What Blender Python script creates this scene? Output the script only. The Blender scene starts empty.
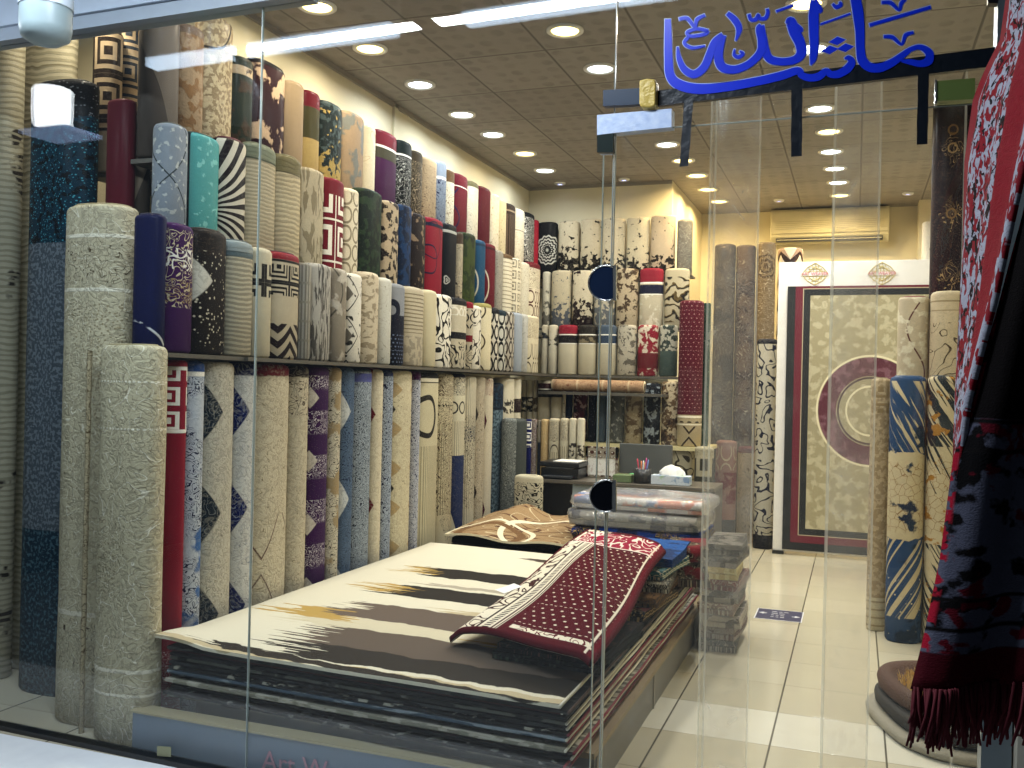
import bpy, bmesh, math, random
from math import pi, sin, cos, tan, sqrt, radians, atan2
from mathutils import Vector, Matrix, noise as mnoise
random.seed(7)
sc = bpy.context.scene
COL = sc.collection
# ------------------------------------------------------------------ camera
FPX = 950.0; TH = radians(19.9); RO = radians(1.3); CZ = 1.5
F_ = Vector((-sin(TH), cos(TH), 0)); R0 = Vector((cos(TH), sin(TH), 0)); U0 = Vector((0, 0, 1))
R_ = cos(RO)*R0 + sin(RO)*U0
U_ = cos(RO)*U0 - sin(RO)*R0
EYE = Vector((0, 0, CZ))
def ray(px, py): return F_ + (px-512)/FPX*R_ - (py-384)/FPX*U_
def onX(px, py, X): r = ray(px, py); return EYE + r*(X/r.x)
def onY(px, py, Y): r = ray(px, py); return EYE + r*(Y/r.y)
def onZ(px, py, Z): r = ray(px, py); return EYE + r*((Z-CZ)/r.z)
GS = 0.028; GY = 2.95                      # the shop glass: Y = GY - GS*X
GN = Vector((GS, 1, 0)).normalized()
def onG(px, py, off=0.0):
    r = ray(px, py); t = (GY-off)/(r.y+GS*r.x); return EYE + r*t
def gY(X): return GY-GS*X
def mirror(p):                              # mirror a point in the glass
    d = (p-Vector((0, GY, 0))).dot(GN); return p-2*d*GN
cam = bpy.data.cameras.new('camera'); camo = bpy.data.objects.new('camera', cam); COL.objects.link(camo)
M = Matrix((R_, U_, -F_)).transposed().to_4x4(); M.translation = EYE
camo.matrix_world = M
cam.sensor_width = 36; cam.lens = 36*FPX/1024; cam.clip_start = 0.05
sc.camera = camo

# ------------------------------------------------------------------ objects
def tag(o, label=None, cat=None, group=None, kind=None):
    if label: o['label'] = label
    if cat: o['category'] = cat
    if group: o['group'] = group
    if kind: o['kind'] = kind
    return o
def empty(name, loc, label=None, cat=None, group=None, kind=None):
    o = bpy.data.objects.new(name, None); COL.objects.link(o); o.location = loc
    o.empty_display_size = .05
    return tag(o, label, cat, group, kind)
def link(name, me, mat=None, parent=None, smooth=False):
    o = bpy.data.objects.new(name, me); COL.objects.link(o)
    if mat:
        for m_ in (mat if isinstance(mat, (list, tuple)) else [mat]): me.materials.append(m_)
    if smooth:
        for p in me.polygons: p.use_smooth = True
    if parent:
        o.parent = parent; o.location = -Vector(parent.location) if parent.parent is None else -Vector(parent.location)-Vector(parent.parent.location)
        if parent.type == 'MESH': o.location = (0, 0, 0)
    return o
class MB:
    def __init__(s): s.v = []; s.f = []; s.uv = []; s.mi = []
    def face(s, pts, uvs=None, mi=0):
        n = len(s.v); s.v += [tuple(p) for p in pts]; s.f.append(list(range(n, n+len(pts))))
        s.uv.append(uvs or [(0, 0)]*len(pts)); s.mi.append(mi)
    def grid(s, P, uvf=None, mi=0, closed=False):
        n0 = len(s.v); nr = len(P); nc = len(P[0])
        for row in P: s.v += [tuple(p) for p in row]
        for i in range(nr-1):
            for j in range(nc if closed else nc-1):
                j2 = (j+1) % nc
                s.f.append([n0+i*nc+j, n0+i*nc+j2, n0+(i+1)*nc+j2, n0+(i+1)*nc+j])
                if uvf: s.uv.append([uvf(i, j), uvf(i, j+1), uvf(i+1, j+1), uvf(i+1, j)])
                else: s.uv.append([(0, 0)]*4)
                s.mi.append(mi)
    def box(s, a, b, mi=0):
        x0, y0, z0 = a; x1, y1, z1 = b
        c = [(x0,y0,z0),(x1,y0,z0),(x1,y1,z0),(x0,y1,z0),(x0,y0,z1),(x1,y0,z1),(x1,y1,z1),(x0,y1,z1)]
        for q in ((0,3,2,1),(4,5,6,7),(0,1,5,4),(1,2,6,5),(2,3,7,6),(3,0,4,7)):
            pts = [c[i] for i in q]
            if q in ((0,3,2,1),(4,5,6,7)): uv = [(p[0], p[1]) for p in pts]
            elif q in ((0,1,5,4),(2,3,7,6)): uv = [(p[0], p[2]) for p in pts]
            else: uv = [(p[1], p[2]) for p in pts]
            s.face(pts, uv, mi)
    def tube(s, pts, r, n=8, cap=True):
        pts = [Vector(p) for p in pts]; rings = []
        for i, p in enumerate(pts):
            d = (pts[min(i+1, len(pts)-1)]-pts[max(i-1, 0)]).normalized()
            a = d.cross(Vector((0, 0, 1)) if abs(d.z) < .9 else Vector((1, 0, 0))).normalized(); b = d.cross(a)
            rr = r[i] if isinstance(r, (list, tuple)) else r
            rings.append([p+rr*(cos(2*pi*k/n)*a+sin(2*pi*k/n)*b) for k in range(n)])
        s.grid(rings, closed=True)
        if cap: s.face(rings[0][::-1]); s.face(rings[-1])
    def lathe(s, c, prof, n=24):
        s.grid([[Vector(c)+Vector((r*cos(2*pi*k/n), r*sin(2*pi*k/n), z)) for k in range(n)] for r, z in prof], closed=True)
    def build(s, name, mat=None, parent=None, smooth=False, weld=True):
        me = bpy.data.meshes.new(name); me.from_pydata(s.v, [], s.f)
        uvl = me.uv_layers.new(name='UVMap'); k = 0
        for fuv in s.uv:
            for q in fuv: uvl.data[k].uv = q; k += 1
        for p, m_ in zip(me.polygons, s.mi): p.material_index = m_
        if weld:
            bm = bmesh.new(); bm.from_mesh(me)
            bmesh.ops.remove_doubles(bm, verts=bm.verts, dist=1e-5)
            bmesh.ops.recalc_face_normals(bm, faces=bm.faces)
            bm.to_mesh(me); bm.free()
        me.update()
        return link(name, me, mat, parent, smooth)
def bevel(o, w, seg=2):
    m_ = o.modifiers.new('bevel', 'BEVEL'); m_.width = w; m_.segments = seg; m_.limit_method = 'ANGLE'; return o
def smooth_by_angle(o):
    for p in o.data.polygons: p.use_smooth = True
    return o
def boxo(name, a, b, mat, parent=None, bev=0):
    m_ = MB(); m_.box(a, b); o = m_.build(name, mat, parent)
    if bev: bevel(o, bev)
    return o

# ------------------------------------------------------------------ materials
def hx(h):
    h = h.lstrip('#'); h = h if len(h) == 6 else ''.join(x*2 for x in h); c = [int(h[i:i+2], 16)/255 for i in (0, 2, 4)]
    return tuple((x/12.92 if x <= .04045 else ((x+.055)/1.055)**2.4) for x in c)+(1,)
CN = dict(cream='#d9cfb4', cream2='#c9bd9f', beige='#b9a583', tan='#a48a66', brown='#5a4433', dkbrown='#2b201b', taupe='#7d6b5b',
  black='#121214', navy='#141d4a', dknavy='#10131f', blue='#2b4f80', ltblue='#7f9dbd', teal='#1f6f86', turq='#56b3b0', maroon='#6d0f25',
  red='#9c1330', dkmaroon='#450c1c', grey='#83847f', ltgrey='#b5b5ac', dkgrey='#45484a', white='#e9e5d8', purple='#4a1258', green='#26371f',
  dkgreen='#14221d', olive='#6a6238', gold='#b08a3c', bluegrey='#4d6173', sage='#7d8470', slate='#37424f', pink='#c96a86', dkteal='#123440')
def colr(c): return hx(CN.get(c, c))
def rcol(c):
    q = [x**1.2 for x in colr(c)[:3]]; l = .3*q[0]+.6*q[1]+.1*q[2]; k = .20 if l > .2 else .06
    return tuple(x*(1-k)+l*k for x in q)+(1,)
class NT:
    def __init__(s, name):
        s.mat = bpy.data.materials.new(name); s.mat.use_nodes = True
        s.t = s.mat.node_tree; s.t.nodes.clear()
        s.out = s.t.nodes.new('ShaderNodeOutputMaterial')
    def n(s, typ, **kw):
        nd = s.t.nodes.new(typ)
        for k, v in kw.items(): setattr(nd, k, v)
        return nd
    def put(s, sock, v):
        if isinstance(v, bpy.types.NodeSocket): s.t.links.new(v, sock)
        elif v is not None: sock.default_value = v
    def m(s, op, a, b=None, c=None):
        nd = s.n('ShaderNodeMath', operation=op)
        s.put(nd.inputs[0], a); s.put(nd.inputs[1], b); s.put(nd.inputs[2], c)
        return nd.outputs[0]
    def vec(s, x, y, z=0.0):
        nd = s.n('ShaderNodeCombineXYZ')
        for i, v in enumerate((x, y, z)): s.put(nd.inputs[i], v)
        return nd.outputs[0]
    def noise(s, vec, scale, detail=2.0, dist=0.0):
        nd = s.n('ShaderNodeTexNoise'); s.put(nd.inputs['Vector'], vec)
        nd.inputs['Scale'].default_value = scale; nd.inputs['Detail'].default_value = detail
        nd.inputs['Distortion'].default_value = dist
        return nd.outputs[0]
    def voro(s, vec, scale, feat='F1', rnd=1.0):
        nd = s.n('ShaderNodeTexVoronoi', feature=feat); s.put(nd.inputs['Vector'], vec)
        nd.inputs['Scale'].default_value = scale; nd.inputs['Randomness'].default_value = rnd
        return nd.outputs['Distance']
    def mix(s, f, a, b):
        nd = s.n('ShaderNodeMix', data_type='RGBA')
        s.put(nd.inputs[0], f); s.put(nd.inputs[6], a); s.put(nd.inputs[7], b)
        return nd.outputs[2]
    def step(s, a, lo, hi):                        # smooth 0..1
        nd = s.n('ShaderNodeMapRange'); s.put(nd.inputs[0], a)
        s.put(nd.inputs[1], lo); s.put(nd.inputs[2], hi); return nd.outputs[0]
    def bsdf(s, col, rough=.8, bump=None, bs=.3, bd=.003, **kw):
        b = s.n('ShaderNodeBsdfPrincipled'); s.put(b.inputs['Base Color'], col); s.put(b.inputs['Roughness'], rough)
        for k, v in kw.items(): s.put(b.inputs[k.replace('_', ' ')], v)
        if bump is not None:
            bn = s.n('ShaderNodeBump'); bn.inputs['Strength'].default_value = bs; bn.inputs['Distance'].default_value = bd
            s.put(bn.inputs['Height'], bump); s.t.links.new(bn.outputs[0], b.inputs['Normal'])
        s.t.links.new(b.outputs[0], s.out.inputs[0]); return b
SEED = [0]
def mask(N, U, V, P, p):
    k, a = p[0], p[1:]
    fr = lambda x: N.m('FRACT', x)
    cen = lambda x, w: N.m('SUBTRACT', fr(N.m('DIVIDE', x, w)), .5)
    ceu = lambda x, w: N.m('SUBTRACT', fr(N.m('ADD', N.m('DIVIDE', x, w), .5)), .5)
    if k == 'band': return N.m('MULTIPLY', N.step(V, a[0]-.002, a[0]+.002), N.step(V, a[1]+.002, a[1]-.002))
    if k == 'wband':
        v = N.m('ADD', V, N.m('MULTIPLY', N.m('SUBTRACT', N.noise(P, a[2], 3), .5), a[3])); return N.m('MULTIPLY', N.step(v, a[0]-.003, a[0]+.003), N.step(v, a[1]+.003, a[1]-.003))
    if k == 'blotch': return N.step(N.noise(P, a[0]*1.15, 5.0), a[1]-.02, a[1]+.02)
    if k == 'fade':   # more and more blotches from V=a[1] to a[2]
        q = N.m('ADD', N.noise(P, a[0], 4.0), N.m('MULTIPLY', N.step(V, a[1], a[2]), a[3] if len(a) > 3 else .3)); return N.step(q, .63, .66)
    if k == 'dam': return N.step(N.m('ABSOLUTE', N.m('SINE', N.m('MULTIPLY', N.noise(P, a[0]*1.45, 1.3, .5), a[2] if len(a) > 2 else 26))), a[1]+.06, a[1]-.06)
    if k == 'cell': return N.step(N.voro(P, a[0], 'DISTANCE_TO_EDGE'), a[1]+.02, a[1]-.02)
    if k == 'spk': return N.step(N.voro(P, a[0]), a[1]+.03, a[1]-.03)
    if k in ('diam', 'dline'):
        d = N.m('ADD', N.m('ABSOLUTE', ceu(N.m('ADD', U, a[3] if len(a) > 3 else 0), a[0])), N.m('ABSOLUTE', cen(V, a[1])))
        if k == 'diam': return N.step(d, a[2]+.01, a[2]-.01)
        return N.step(N.m('ABSOLUTE', N.m('SUBTRACT', d, .42)), a[2]+.01, a[2]-.01)
    if k == 'key':
        g = N.m('MAXIMUM', N.m('ABSOLUTE', ceu(N.m('ADD', U, a[3] if len(a) > 3 else 0), a[0])), N.m('ABSOLUTE', cen(V, a[0]*(a[2] if len(a) > 2 else 1))))
        return N.step(fr(N.m('MULTIPLY', g, a[1])), .52, .48)
    if k == 'hs': return N.step(fr(N.m('DIVIDE', N.m('ADD', V, N.m('MULTIPLY', N.noise(P, 6), a[2] if len(a) > 2 else 0)), a[0])), a[1]+.05, a[1]-.05)
    if k == 'vs': return N.step(fr(N.m('DIVIDE', U, a[0])), a[1]+.05, a[1]-.05)
    if k == 'rays':
        an = N.m('ARCTAN2', N.m('SUBTRACT', U, a[1]), N.m('SUBTRACT', V, a[2])); return N.step(N.m('SINE', N.m('MULTIPLY', an, a[0])), -.05, .05)
    if k == 'chev': return N.step(fr(N.m('ADD', N.m('DIVIDE', V, a[0]), N.m('MULTIPLY', N.m('ABSOLUTE', ceu(U, a[1])), a[2]))), .52, .48)
    if k in ('oval', 'ovalf'):
        x = N.m('MULTIPLY', ceu(N.m('ADD', U, a[3] if len(a) > 3 else 0), a[0]), 2.0); y = N.m('MULTIPLY', cen(V, a[1]), 2.0)
        r = N.m('ADD', N.m('MULTIPLY', x, x), N.m('MULTIPLY', y, y))
        if k == 'ovalf': return N.step(r, a[2]+.04, a[2]-.04)
        return N.step(N.m('ABSOLUTE', N.m('SUBTRACT', r, .7)), a[2]+.05, a[2]-.05)
    if k == 'med':
        x = N.m('SUBTRACT', U, a[0]); y = N.m('SUBTRACT', V, a[1])
        r = N.m('SQRT', N.m('ADD', N.m('MULTIPLY', x, x), N.m('MULTIPLY', y, y)))
        pet = N.m('MULTIPLY', N.m('SINE', N.m('MULTIPLY', N.m('ARCTAN2', x, y), a[4] if len(a) > 4 else 12)), .006)
        r = N.m('ADD', r, pet)
        return N.m('MULTIPLY', N.step(fr(N.m('DIVIDE', r, a[3])), .55, .45), N.step(r, a[2]+.002, a[2]-.002))
    if k == 'ring':
        x = N.m('SUBTRACT', U, a[0]); y = N.m('SUBTRACT', V, a[1])
        r = N.m('SQRT', N.m('ADD', N.m('MULTIPLY', x, x), N.m('MULTIPLY', y, y)))
        return N.step(N.m('ABSOLUTE', N.m('SUBTRACT', r, a[2])), a[3]+.002, a[3]-.002)
    if k == 'dot':
        x = cen(N.m('ADD', U, N.m('MULTIPLY', N.m('FLOOR', N.m('DIVIDE', V, a[0])), a[0]*.5)), a[0]); y = cen(V, a[0]*.8)
        return N.step(N.m('SQRT', N.m('ADD', N.m('MULTIPLY', x, x), N.m('MULTIPLY', y, y))), a[1]+.03, a[1]-.03)
    if k == 'sine': return N.step(N.m('ABSOLUTE', N.m('SUBTRACT', N.m('SUBTRACT', U, a[4] if len(a) > 4 else 0), N.m('MULTIPLY', N.m('SINE', N.m('ADD', N.m('MULTIPLY', V, a[1]), a[3] if len(a) > 3 else 0)), a[0]))), a[2]+.002, a[2]-.002)
    if k == 'diag': return N.step(N.m('SUBTRACT', N.m('MULTIPLY', U, a[0]), N.m('SUBTRACT', V, a[1])), -.003, .003)
    if k == 'streak': return N.step(N.noise(N.vec(N.m('MULTIPLY', U, a[0]), N.m('MULTIPLY', V, a[1]), SEED[0]), 1.0, 2.0, .6), a[2]-.015, a[2]+.015)
    if k == 'bs':
        al = N.m('ADD', N.m('MULTIPLY', U, a[0]), N.m('MULTIPLY', V, a[1])); ac = N.m('SUBTRACT', N.m('MULTIPLY', U, a[2]), N.m('MULTIPLY', V, a[3])); return N.step(N.noise(N.vec(al, ac, SEED[0]), 1.0, 4.0, .9), a[4]-.015, a[4]+.015)
    if k == 'not': return N.m('SUBTRACT', 1.0, mask(N, U, V, P, a))
    if k == 'gu': return N.step(U, a[0]-.002, a[0]+.002)
    raise ValueError(k)
CACHE = {}
def rugmat(base, layers=(), emb=0.25, rough=.85, key=None, pile=1.0, wrap=0.0, var=.14):
    kk = (base, tuple(layers), emb, rough, wrap)
    if kk in CACHE and not key: return CACHE[kk]
    SEED[0] += 1.37
    N = NT('carpet'); uv = N.n('ShaderNodeUVMap'); sp = N.n('ShaderNodeSeparateXYZ'); N.put(sp.inputs[0], uv.outputs[0])
    U, V = sp.outputs[0], sp.outputs[1]; P = N.vec(U, V, SEED[0])
    c = rcol(base); h = None
    for L in layers:
        mk = None
        for p in L[1:]:
            q = mask(N, U, V, P, p); mk = q if mk is None else N.m('MULTIPLY', mk, q)
        c = N.mix(mk, c, rcol(L[0])); 
        h = mk if h is None else N.m('ADD', h, mk)
    nz = N.noise(P, 55, 3); nf = N.noise(P, 9, 2)
    f = N.m('ADD', N.m('MULTIPLY', nz, var*1.2), N.m('ADD', N.m('MULTIPLY', nf, var), 1-var*1.1))
    c = N.n('ShaderNodeVectorMath', operation='SCALE') if False else N.mix(1.0, c, c)
    vm = N.n('ShaderNodeVectorMath', operation='SCALE'); N.put(vm.inputs[0], c); N.put(vm.inputs['Scale'], f); c = vm.outputs[0]
    hh = N.m('MULTIPLY', N.noise(P, 260, 2), .35*pile)
    if emb > 0: 
        em = N.m('ABSOLUTE', N.m('SINE', N.m('MULTIPLY', N.noise(P, 20, 3, .4), 16)))
        hh = N.m('ADD', hh, N.m('MULTIPLY', em, emb*.8))
        c = N.mix(N.m('MULTIPLY', N.step(em, .75, .10), min(.55, emb*.8)), c, tuple(x*.55 for x in rcol(base)[:3])+(1,))
    if h is not None: hh = N.m('ADD', hh, N.m('MULTIPLY', h, .35))
    kw = {'Specular_IOR_Level': .12}
    if wrap: kw['Coat_Weight'] = wrap*.4; kw['Coat_Roughness'] = .3
    N.bsdf(c, rough, hh, .6, .006, **kw)
    CACHE[kk] = N.mat; return N.mat
def plain(name, c, rough=.5, metal=0.0, bump=None, emit=None, es=0, **kw):
    key = (name, c, rough, metal, emit, es)
    if key in CACHE: return CACHE[key]
    N = NT(name); g = N.n('ShaderNodeTexCoord').outputs['Object']
    nz = N.noise(g, 12, 3)
    cc = colr(c); col = N.mix(nz, tuple(x*.9 for x in cc[:3])+(1,), tuple(min(1, x*1.08) for x in cc[:3])+(1,))
    b = N.bsdf(col, rough, N.noise(g, bump[0], 3) if bump else None, bump[1] if bump else .1, .01, Metallic=metal, **kw)
    if emit: N.put(b.inputs['Emission Color'], colr(emit)); b.inputs['Emission Strength'].default_value = es
    CACHE[key] = N.mat; return N.mat
def clear(name, tint=(1, 1, 1, 1), haze=0.0, hazec=(.8, .82, .85, 1), rough=0.0, ior=1.45, scratch=0.0, bump=None, gl=1.0):
    N = NT(name)
    tr = N.n('ShaderNodeBsdfTransparent'); tr.inputs[0].default_value = tint
    gs = N.n('ShaderNodeBsdfGlossy'); gs.inputs['Roughness'].default_value = rough
    geo = N.n('ShaderNodeNewGeometry'); dt = N.n('ShaderNodeVectorMath', operation='DOT_PRODUCT'); N.t.links.new(geo.outputs['Incoming'], dt.inputs[1])
    g = N.n('ShaderNodeTexCoord').outputs['Object']
    if bump:
        bn = N.n('ShaderNodeBump'); bn.inputs['Strength'].default_value = bump[1]; bn.inputs['Distance'].default_value = .01
        N.put(bn.inputs['Height'], N.noise(g, bump[0], 3, .5)); N.t.links.new(bn.outputs[0], gs.inputs['Normal']); N.t.links.new(bn.outputs[0], dt.inputs[0])
    else: N.t.links.new(geo.outputs['Normal'], dt.inputs[0])
    f0 = ((ior-1)/(ior+1))**2
    fres = N.m('ADD', f0, N.m('MULTIPLY', 1-f0, N.m('POWER', N.m('SUBTRACT', 1.0, N.m('MINIMUM', N.m('ABSOLUTE', dt.outputs['Value']), 1.0)), 5.0)))
    mx = N.n('ShaderNodeMixShader'); N.put(mx.inputs[0], N.m('MULTIPLY', fres, gl)); N.t.links.new(tr.outputs[0], mx.inputs[1]); N.t.links.new(gs.outputs[0], mx.inputs[2])
    out = mx.outputs[0]
    if haze > 0 or scratch > 0:
        df = N.n('ShaderNodeBsdfDiffuse'); df.inputs[0].default_value = hazec
        tl = N.n('ShaderNodeBsdfTranslucent'); tl.inputs[0].default_value = hazec
        md = N.n('ShaderNodeMixShader'); N.t.links.new(df.outputs[0], md.inputs[1]); N.t.links.new(tl.outputs[0], md.inputs[2]); md.inputs[0].default_value = .5
        f = haze
        if scratch > 0:
            s1 = N.step(N.noise(g, 6, 4, 1.5), .5, .75); f = N.m('ADD', haze, N.m('MULTIPLY', s1, scratch))
        m2 = N.n('ShaderNodeMixShader'); N.put(m2.inputs[0], f); N.t.links.new(out, m2.inputs[1]); N.t.links.new(md.outputs[0], m2.inputs[2]); out = m2.outputs[0]
    N.t.links.new(out, N.out.inputs[0]); return N.mat
def emis(name, c, s):
    N = NT(name); e = N.n('ShaderNodeEmission'); e.inputs[0].default_value = colr(c); e.inputs[1].default_value = s
    N.t.links.new(e.outputs[0], N.out.inputs[0]); return N.mat

# ------------------------------------------------------------------ room
CEIL = 3.48; WX = -3.14; BY = 9.05; CX = -1.69; RY = 10.9; RX = .98
def wallmat():
    N = NT('painted_wall'); g = N.n('ShaderNodeNewGeometry').outputs['Position']
    c = N.mix(N.noise(g, 1.5, 3), hx('#d6ceb0'), hx('#e2dabe')); N.bsdf(c, .7, N.noise(g, 60, 2), .15, .004); return N.mat
WALL = wallmat()
def floormat():
    N = NT('floor_tiles'); g = N.n('ShaderNodeNewGeometry').outputs['Position']; sp = N.n('ShaderNodeSeparateXYZ'); N.put(sp.inputs[0], g)
    X, Y = sp.outputs[0], sp.outputs[1]
    fx = N.m('DIVIDE', N.m('ADD', X, .77), .46); fy = N.m('DIVIDE', N.m('SUBTRACT', Y, 4.15), .44)
    def edge(f, w): return N.m('SUBTRACT', .5, N.m('ABSOLUTE', N.m('SUBTRACT', N.m('FRACT', f), .5)))
    ex, ey = edge(fx, 0), edge(fy, 0)
    gx = N.step(ex, .012, .006); gy = N.step(ey, .010, .004)
    wn = N.n('ShaderNodeTexWhiteNoise', noise_dimensions='2D'); N.put(wn.inputs[0], N.vec(N.m('FLOOR', fx), N.m('FLOOR', fy)))
    base = N.mix(wn.outputs[0], hx('#bdb6a0'), hx('#cbc4af'))
    row = N.m('MULTIPLY', N.step(fy, -.001, .001), N.step(fy, 1.001, .999))
    base = N.mix(row, base, hx('#dfdccf'))
    vein = N.noise(N.vec(N.m('MULTIPLY', X, 3.0), N.m('MULTIPLY', Y, 12.0)), 1.5, 4)
    base = N.mix(N.m('MULTIPLY', vein, .25), base, hx('#a89f86'))
    c = N.mix(N.m('MULTIPLY', gx, .9), base, hx('#3b382f')); c = N.mix(N.m('MULTIPLY', gy, .45), c, hx('#6b6555'))
    h = N.m('SUBTRACT', 1.0, N.m('MAXIMUM', gx, gy))
    N.bsdf(c, .16, h, .3, .002); return N.mat
def ceilmat():
    N = NT('ceiling_tiles'); g = N.n('ShaderNodeNewGeometry').outputs['Position']; sp = N.n('ShaderNodeSeparateXYZ'); N.put(sp.inputs[0], g)
    X, Y = sp.outputs[0], sp.outputs[1]
    fx = N.m('DIVIDE', N.m('ADD', X, 2.36), .59); fy = N.m('DIVIDE', N.m('SUBTRACT', Y, 5.34), .68)
    def edge(f): return N.m('SUBTRACT', .5, N.m('ABSOLUTE', N.m('SUBTRACT', N.m('FRACT', f), .5)))
    gx = N.step(edge(fx), .016, .008); gy = N.step(edge(fy), .014, .007); gr = N.m('MAXIMUM', gx, gy)
    a = N.m('FRACT', N.m('MULTIPLY', fx, 5)); b = N.m('FRACT', N.m('MULTIPLY', fy, 5))
    da = N.m('SUBTRACT', a, .5); db = N.m('SUBTRACT', b, .5)
    r = N.m('SQRT', N.m('ADD', N.m('MULTIPLY', da, da), N.m('MULTIPLY', db, db)))
    dot = N.m('MULTIPLY', N.step(r, .38, .28), N.step(N.noise(g, 6, 2), .35, .6))
    wn = N.n('ShaderNodeTexWhiteNoise', noise_dimensions='2D'); N.put(wn.inputs[0], N.vec(N.m('FLOOR', fx), N.m('FLOOR', fy)))
    base = N.mix(wn.outputs[0], hx('#857f78'), hx('#918b83'))
    c = N.mix(N.m('MULTIPLY', dot, .5), base, hx('#6d6761')); c = N.mix(N.m('MULTIPLY', gr, .75), c, hx('#4a4540'))
    N.bsdf(c, .75, N.m('SUBTRACT', N.m('MULTIPLY', dot, -.6), gr), .4, .006); return N.mat
FLOOR = floormat(); CEILM = ceilmat()
def struct(name, o, label=None):
    o.name = name; o['kind'] = 'structure'
    if label: o['label'] = label
    return o
struct('floor', boxo('floor', (-4.5, 3.0, -.1), (1.6, 11.2, 0), FLOOR))
struct('ceiling', boxo('ceiling', (-4.5, 2.98, CEIL), (1.6, 11.2, CEIL+.1), CEILM))
struct('wall_left', boxo('w', (WX-.15, 4.09, 0), (WX, BY, CEIL), WALL))
struct('wall_bay_back', boxo('w', (-4.4, 4.09, 0), (WX-.15, 4.24, CEIL), WALL))
struct('wall_bay_left', boxo('w', (-4.5, 3.08, 0), (-4.4, 4.24, CEIL), WALL))
struct('wall_back', boxo('w', (WX-.15, BY, 0), (CX, BY+.1, CEIL), WALL))
struct('wall_recess_side', boxo('w', (CX-.1, BY+.1, 0), (CX, RY, CEIL), WALL))
struct('wall_recess_back', boxo('w', (CX-.1, RY, 0), (RX+.1, RY+.1, CEIL), WALL))
struct('wall_right', boxo('w', (RX, 2.96, 0), (RX+.1, RY, CEIL), WALL))
pr = onY(917, 230, RY-.01)
struct('wall_pier', boxo('w', (pr.x, RY-.35, 0), (RX, RY, CEIL), WALL))
gp = onX(393, 140, WX)
struct('trim_1', boxo('trim', (WX, gp.y-.02, 0), (WX+.02, gp.y+.03, CEIL), WALL))
m_ = MB(); m_.box((WX, 4.09, CEIL-.03), (WX+.02, BY, CEIL)); m_.box((WX, BY-.02, CEIL-.03), (CX, BY, CEIL))
struct('trim_2', m_.build('trim', plain('ceiling_angle', '#8c867c', .6)))

# ------------------------------------------------------------------ lights
DL = [(317,6,'y'),(370,48,'y'),(420,84,'w'),(462,114,'w'),(493,134,'w'),(525,153,'y'),(545,170,'w'),
      (565,30,'y'),(600,68,'w'),(667,144,'w'),(683,160,'y'),(697,175,'y'),(708,189,'y'),(719,201,'y'),
      (806,3,'y'),(812,48,'w'),(820,108,'w'),(829,131,'y'),(831,151,'w'),(835,168,'w'),(838,182,'w'),(840,195,'y')]
RING = plain('downlight_ring', '#d8d8d4', .35, .2)
EM = {'y': emis('warm_diffuser', '#ffe08a', 7), 'w': emis('white_diffuser', '#f4fbff', 7)}
DL += [((-3.45, 3.52), 'window bay', 'y'), ((-2.45, 3.62), 'window end', 'w')]  # two unseen downlights added to brighten the window bay
for i, (px, py, k) in enumerate(DL):
    p = Vector((px[0], px[1], CEIL)) if i > 21 else onZ(px, py, CEIL); r = .082
    wh = 'warm yellow' if k == 'y' else 'cool white'
    col = 'left row' if i < 7 else ('middle row' if i < 14 else 'right row'); q = (i if i < 7 else i-7 if i < 14 else i-14)
    o = empty('ceiling_downlight', (p.x, p.y, CEIL), (f'{wh} recessed downlight above the {py} added out of view' if i > 21 else '') or f"round {wh} recessed ceiling downlight, {['first','second','third','fourth','fifth','sixth','seventh','eighth'][q % 8]} from the glass in the {col}", 'ceiling light', 'round recessed downlights in the ceiling')
    m_ = MB(); m_.lathe((p.x, p.y, CEIL), [(r+.022, 0), (r+.022, -.008), (r+.012, -.014), (r, -.012), (r-.008, .0)], 28); m_.build('ring', RING, o, True)
    m_ = MB(); m_.face([(p.x+(r-.006)*cos(2*pi*j/28), p.y+(r-.006)*sin(2*pi*j/28), CEIL-.006) for j in range(28)]); m_.build('diffuser', EM[k], o)
    ld = bpy.data.lights.new('downlight_glow', 'AREA'); ld.shape = 'DISK'; ld.size = .15; ld.energy = 6.5 if i < 7 else 14 if i < 22 else 8
    ld.color = (1, .72, .36) if k == 'y' and i in (11, 12, 13, 20, 21) else (1, .86, .66) if k == 'y' else (.95, .98, 1.0); ld.spread = radians(165)
    lo = bpy.data.objects.new('lamp_glow', ld); COL.objects.link(lo); lo.location = (p.x, p.y, CEIL-.02)
for px, py in ((560,183),(624,179),(779,200),(908,193)):
    p = onZ(px, py, CEIL); wh = {560:'small bluish ceiling spot near the back left corner',624:'small bluish ceiling spot above the middle of the back shelves',779:'tiny white ceiling spot left of the air conditioner',908:'tiny white ceiling spot right of the air conditioner'}[px]
    o = empty('ceiling_spotlight', (p.x, p.y, CEIL), wh, 'ceiling light', 'small ceiling spots')
    m_ = MB(); m_.lathe((p.x, p.y, CEIL), [(.055, 0), (.052, -.012), (.035, -.02), (.03, -.004)], 20); m_.build('ring', RING, o, True)
    m_ = MB(); m_.face([(p.x+.03*cos(2*pi*j/20), p.y+.03*sin(2*pi*j/20), CEIL-.01) for j in range(20)]); m_.build('diffuser', emis('spot', '#aeb8ff', 5), o)

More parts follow.
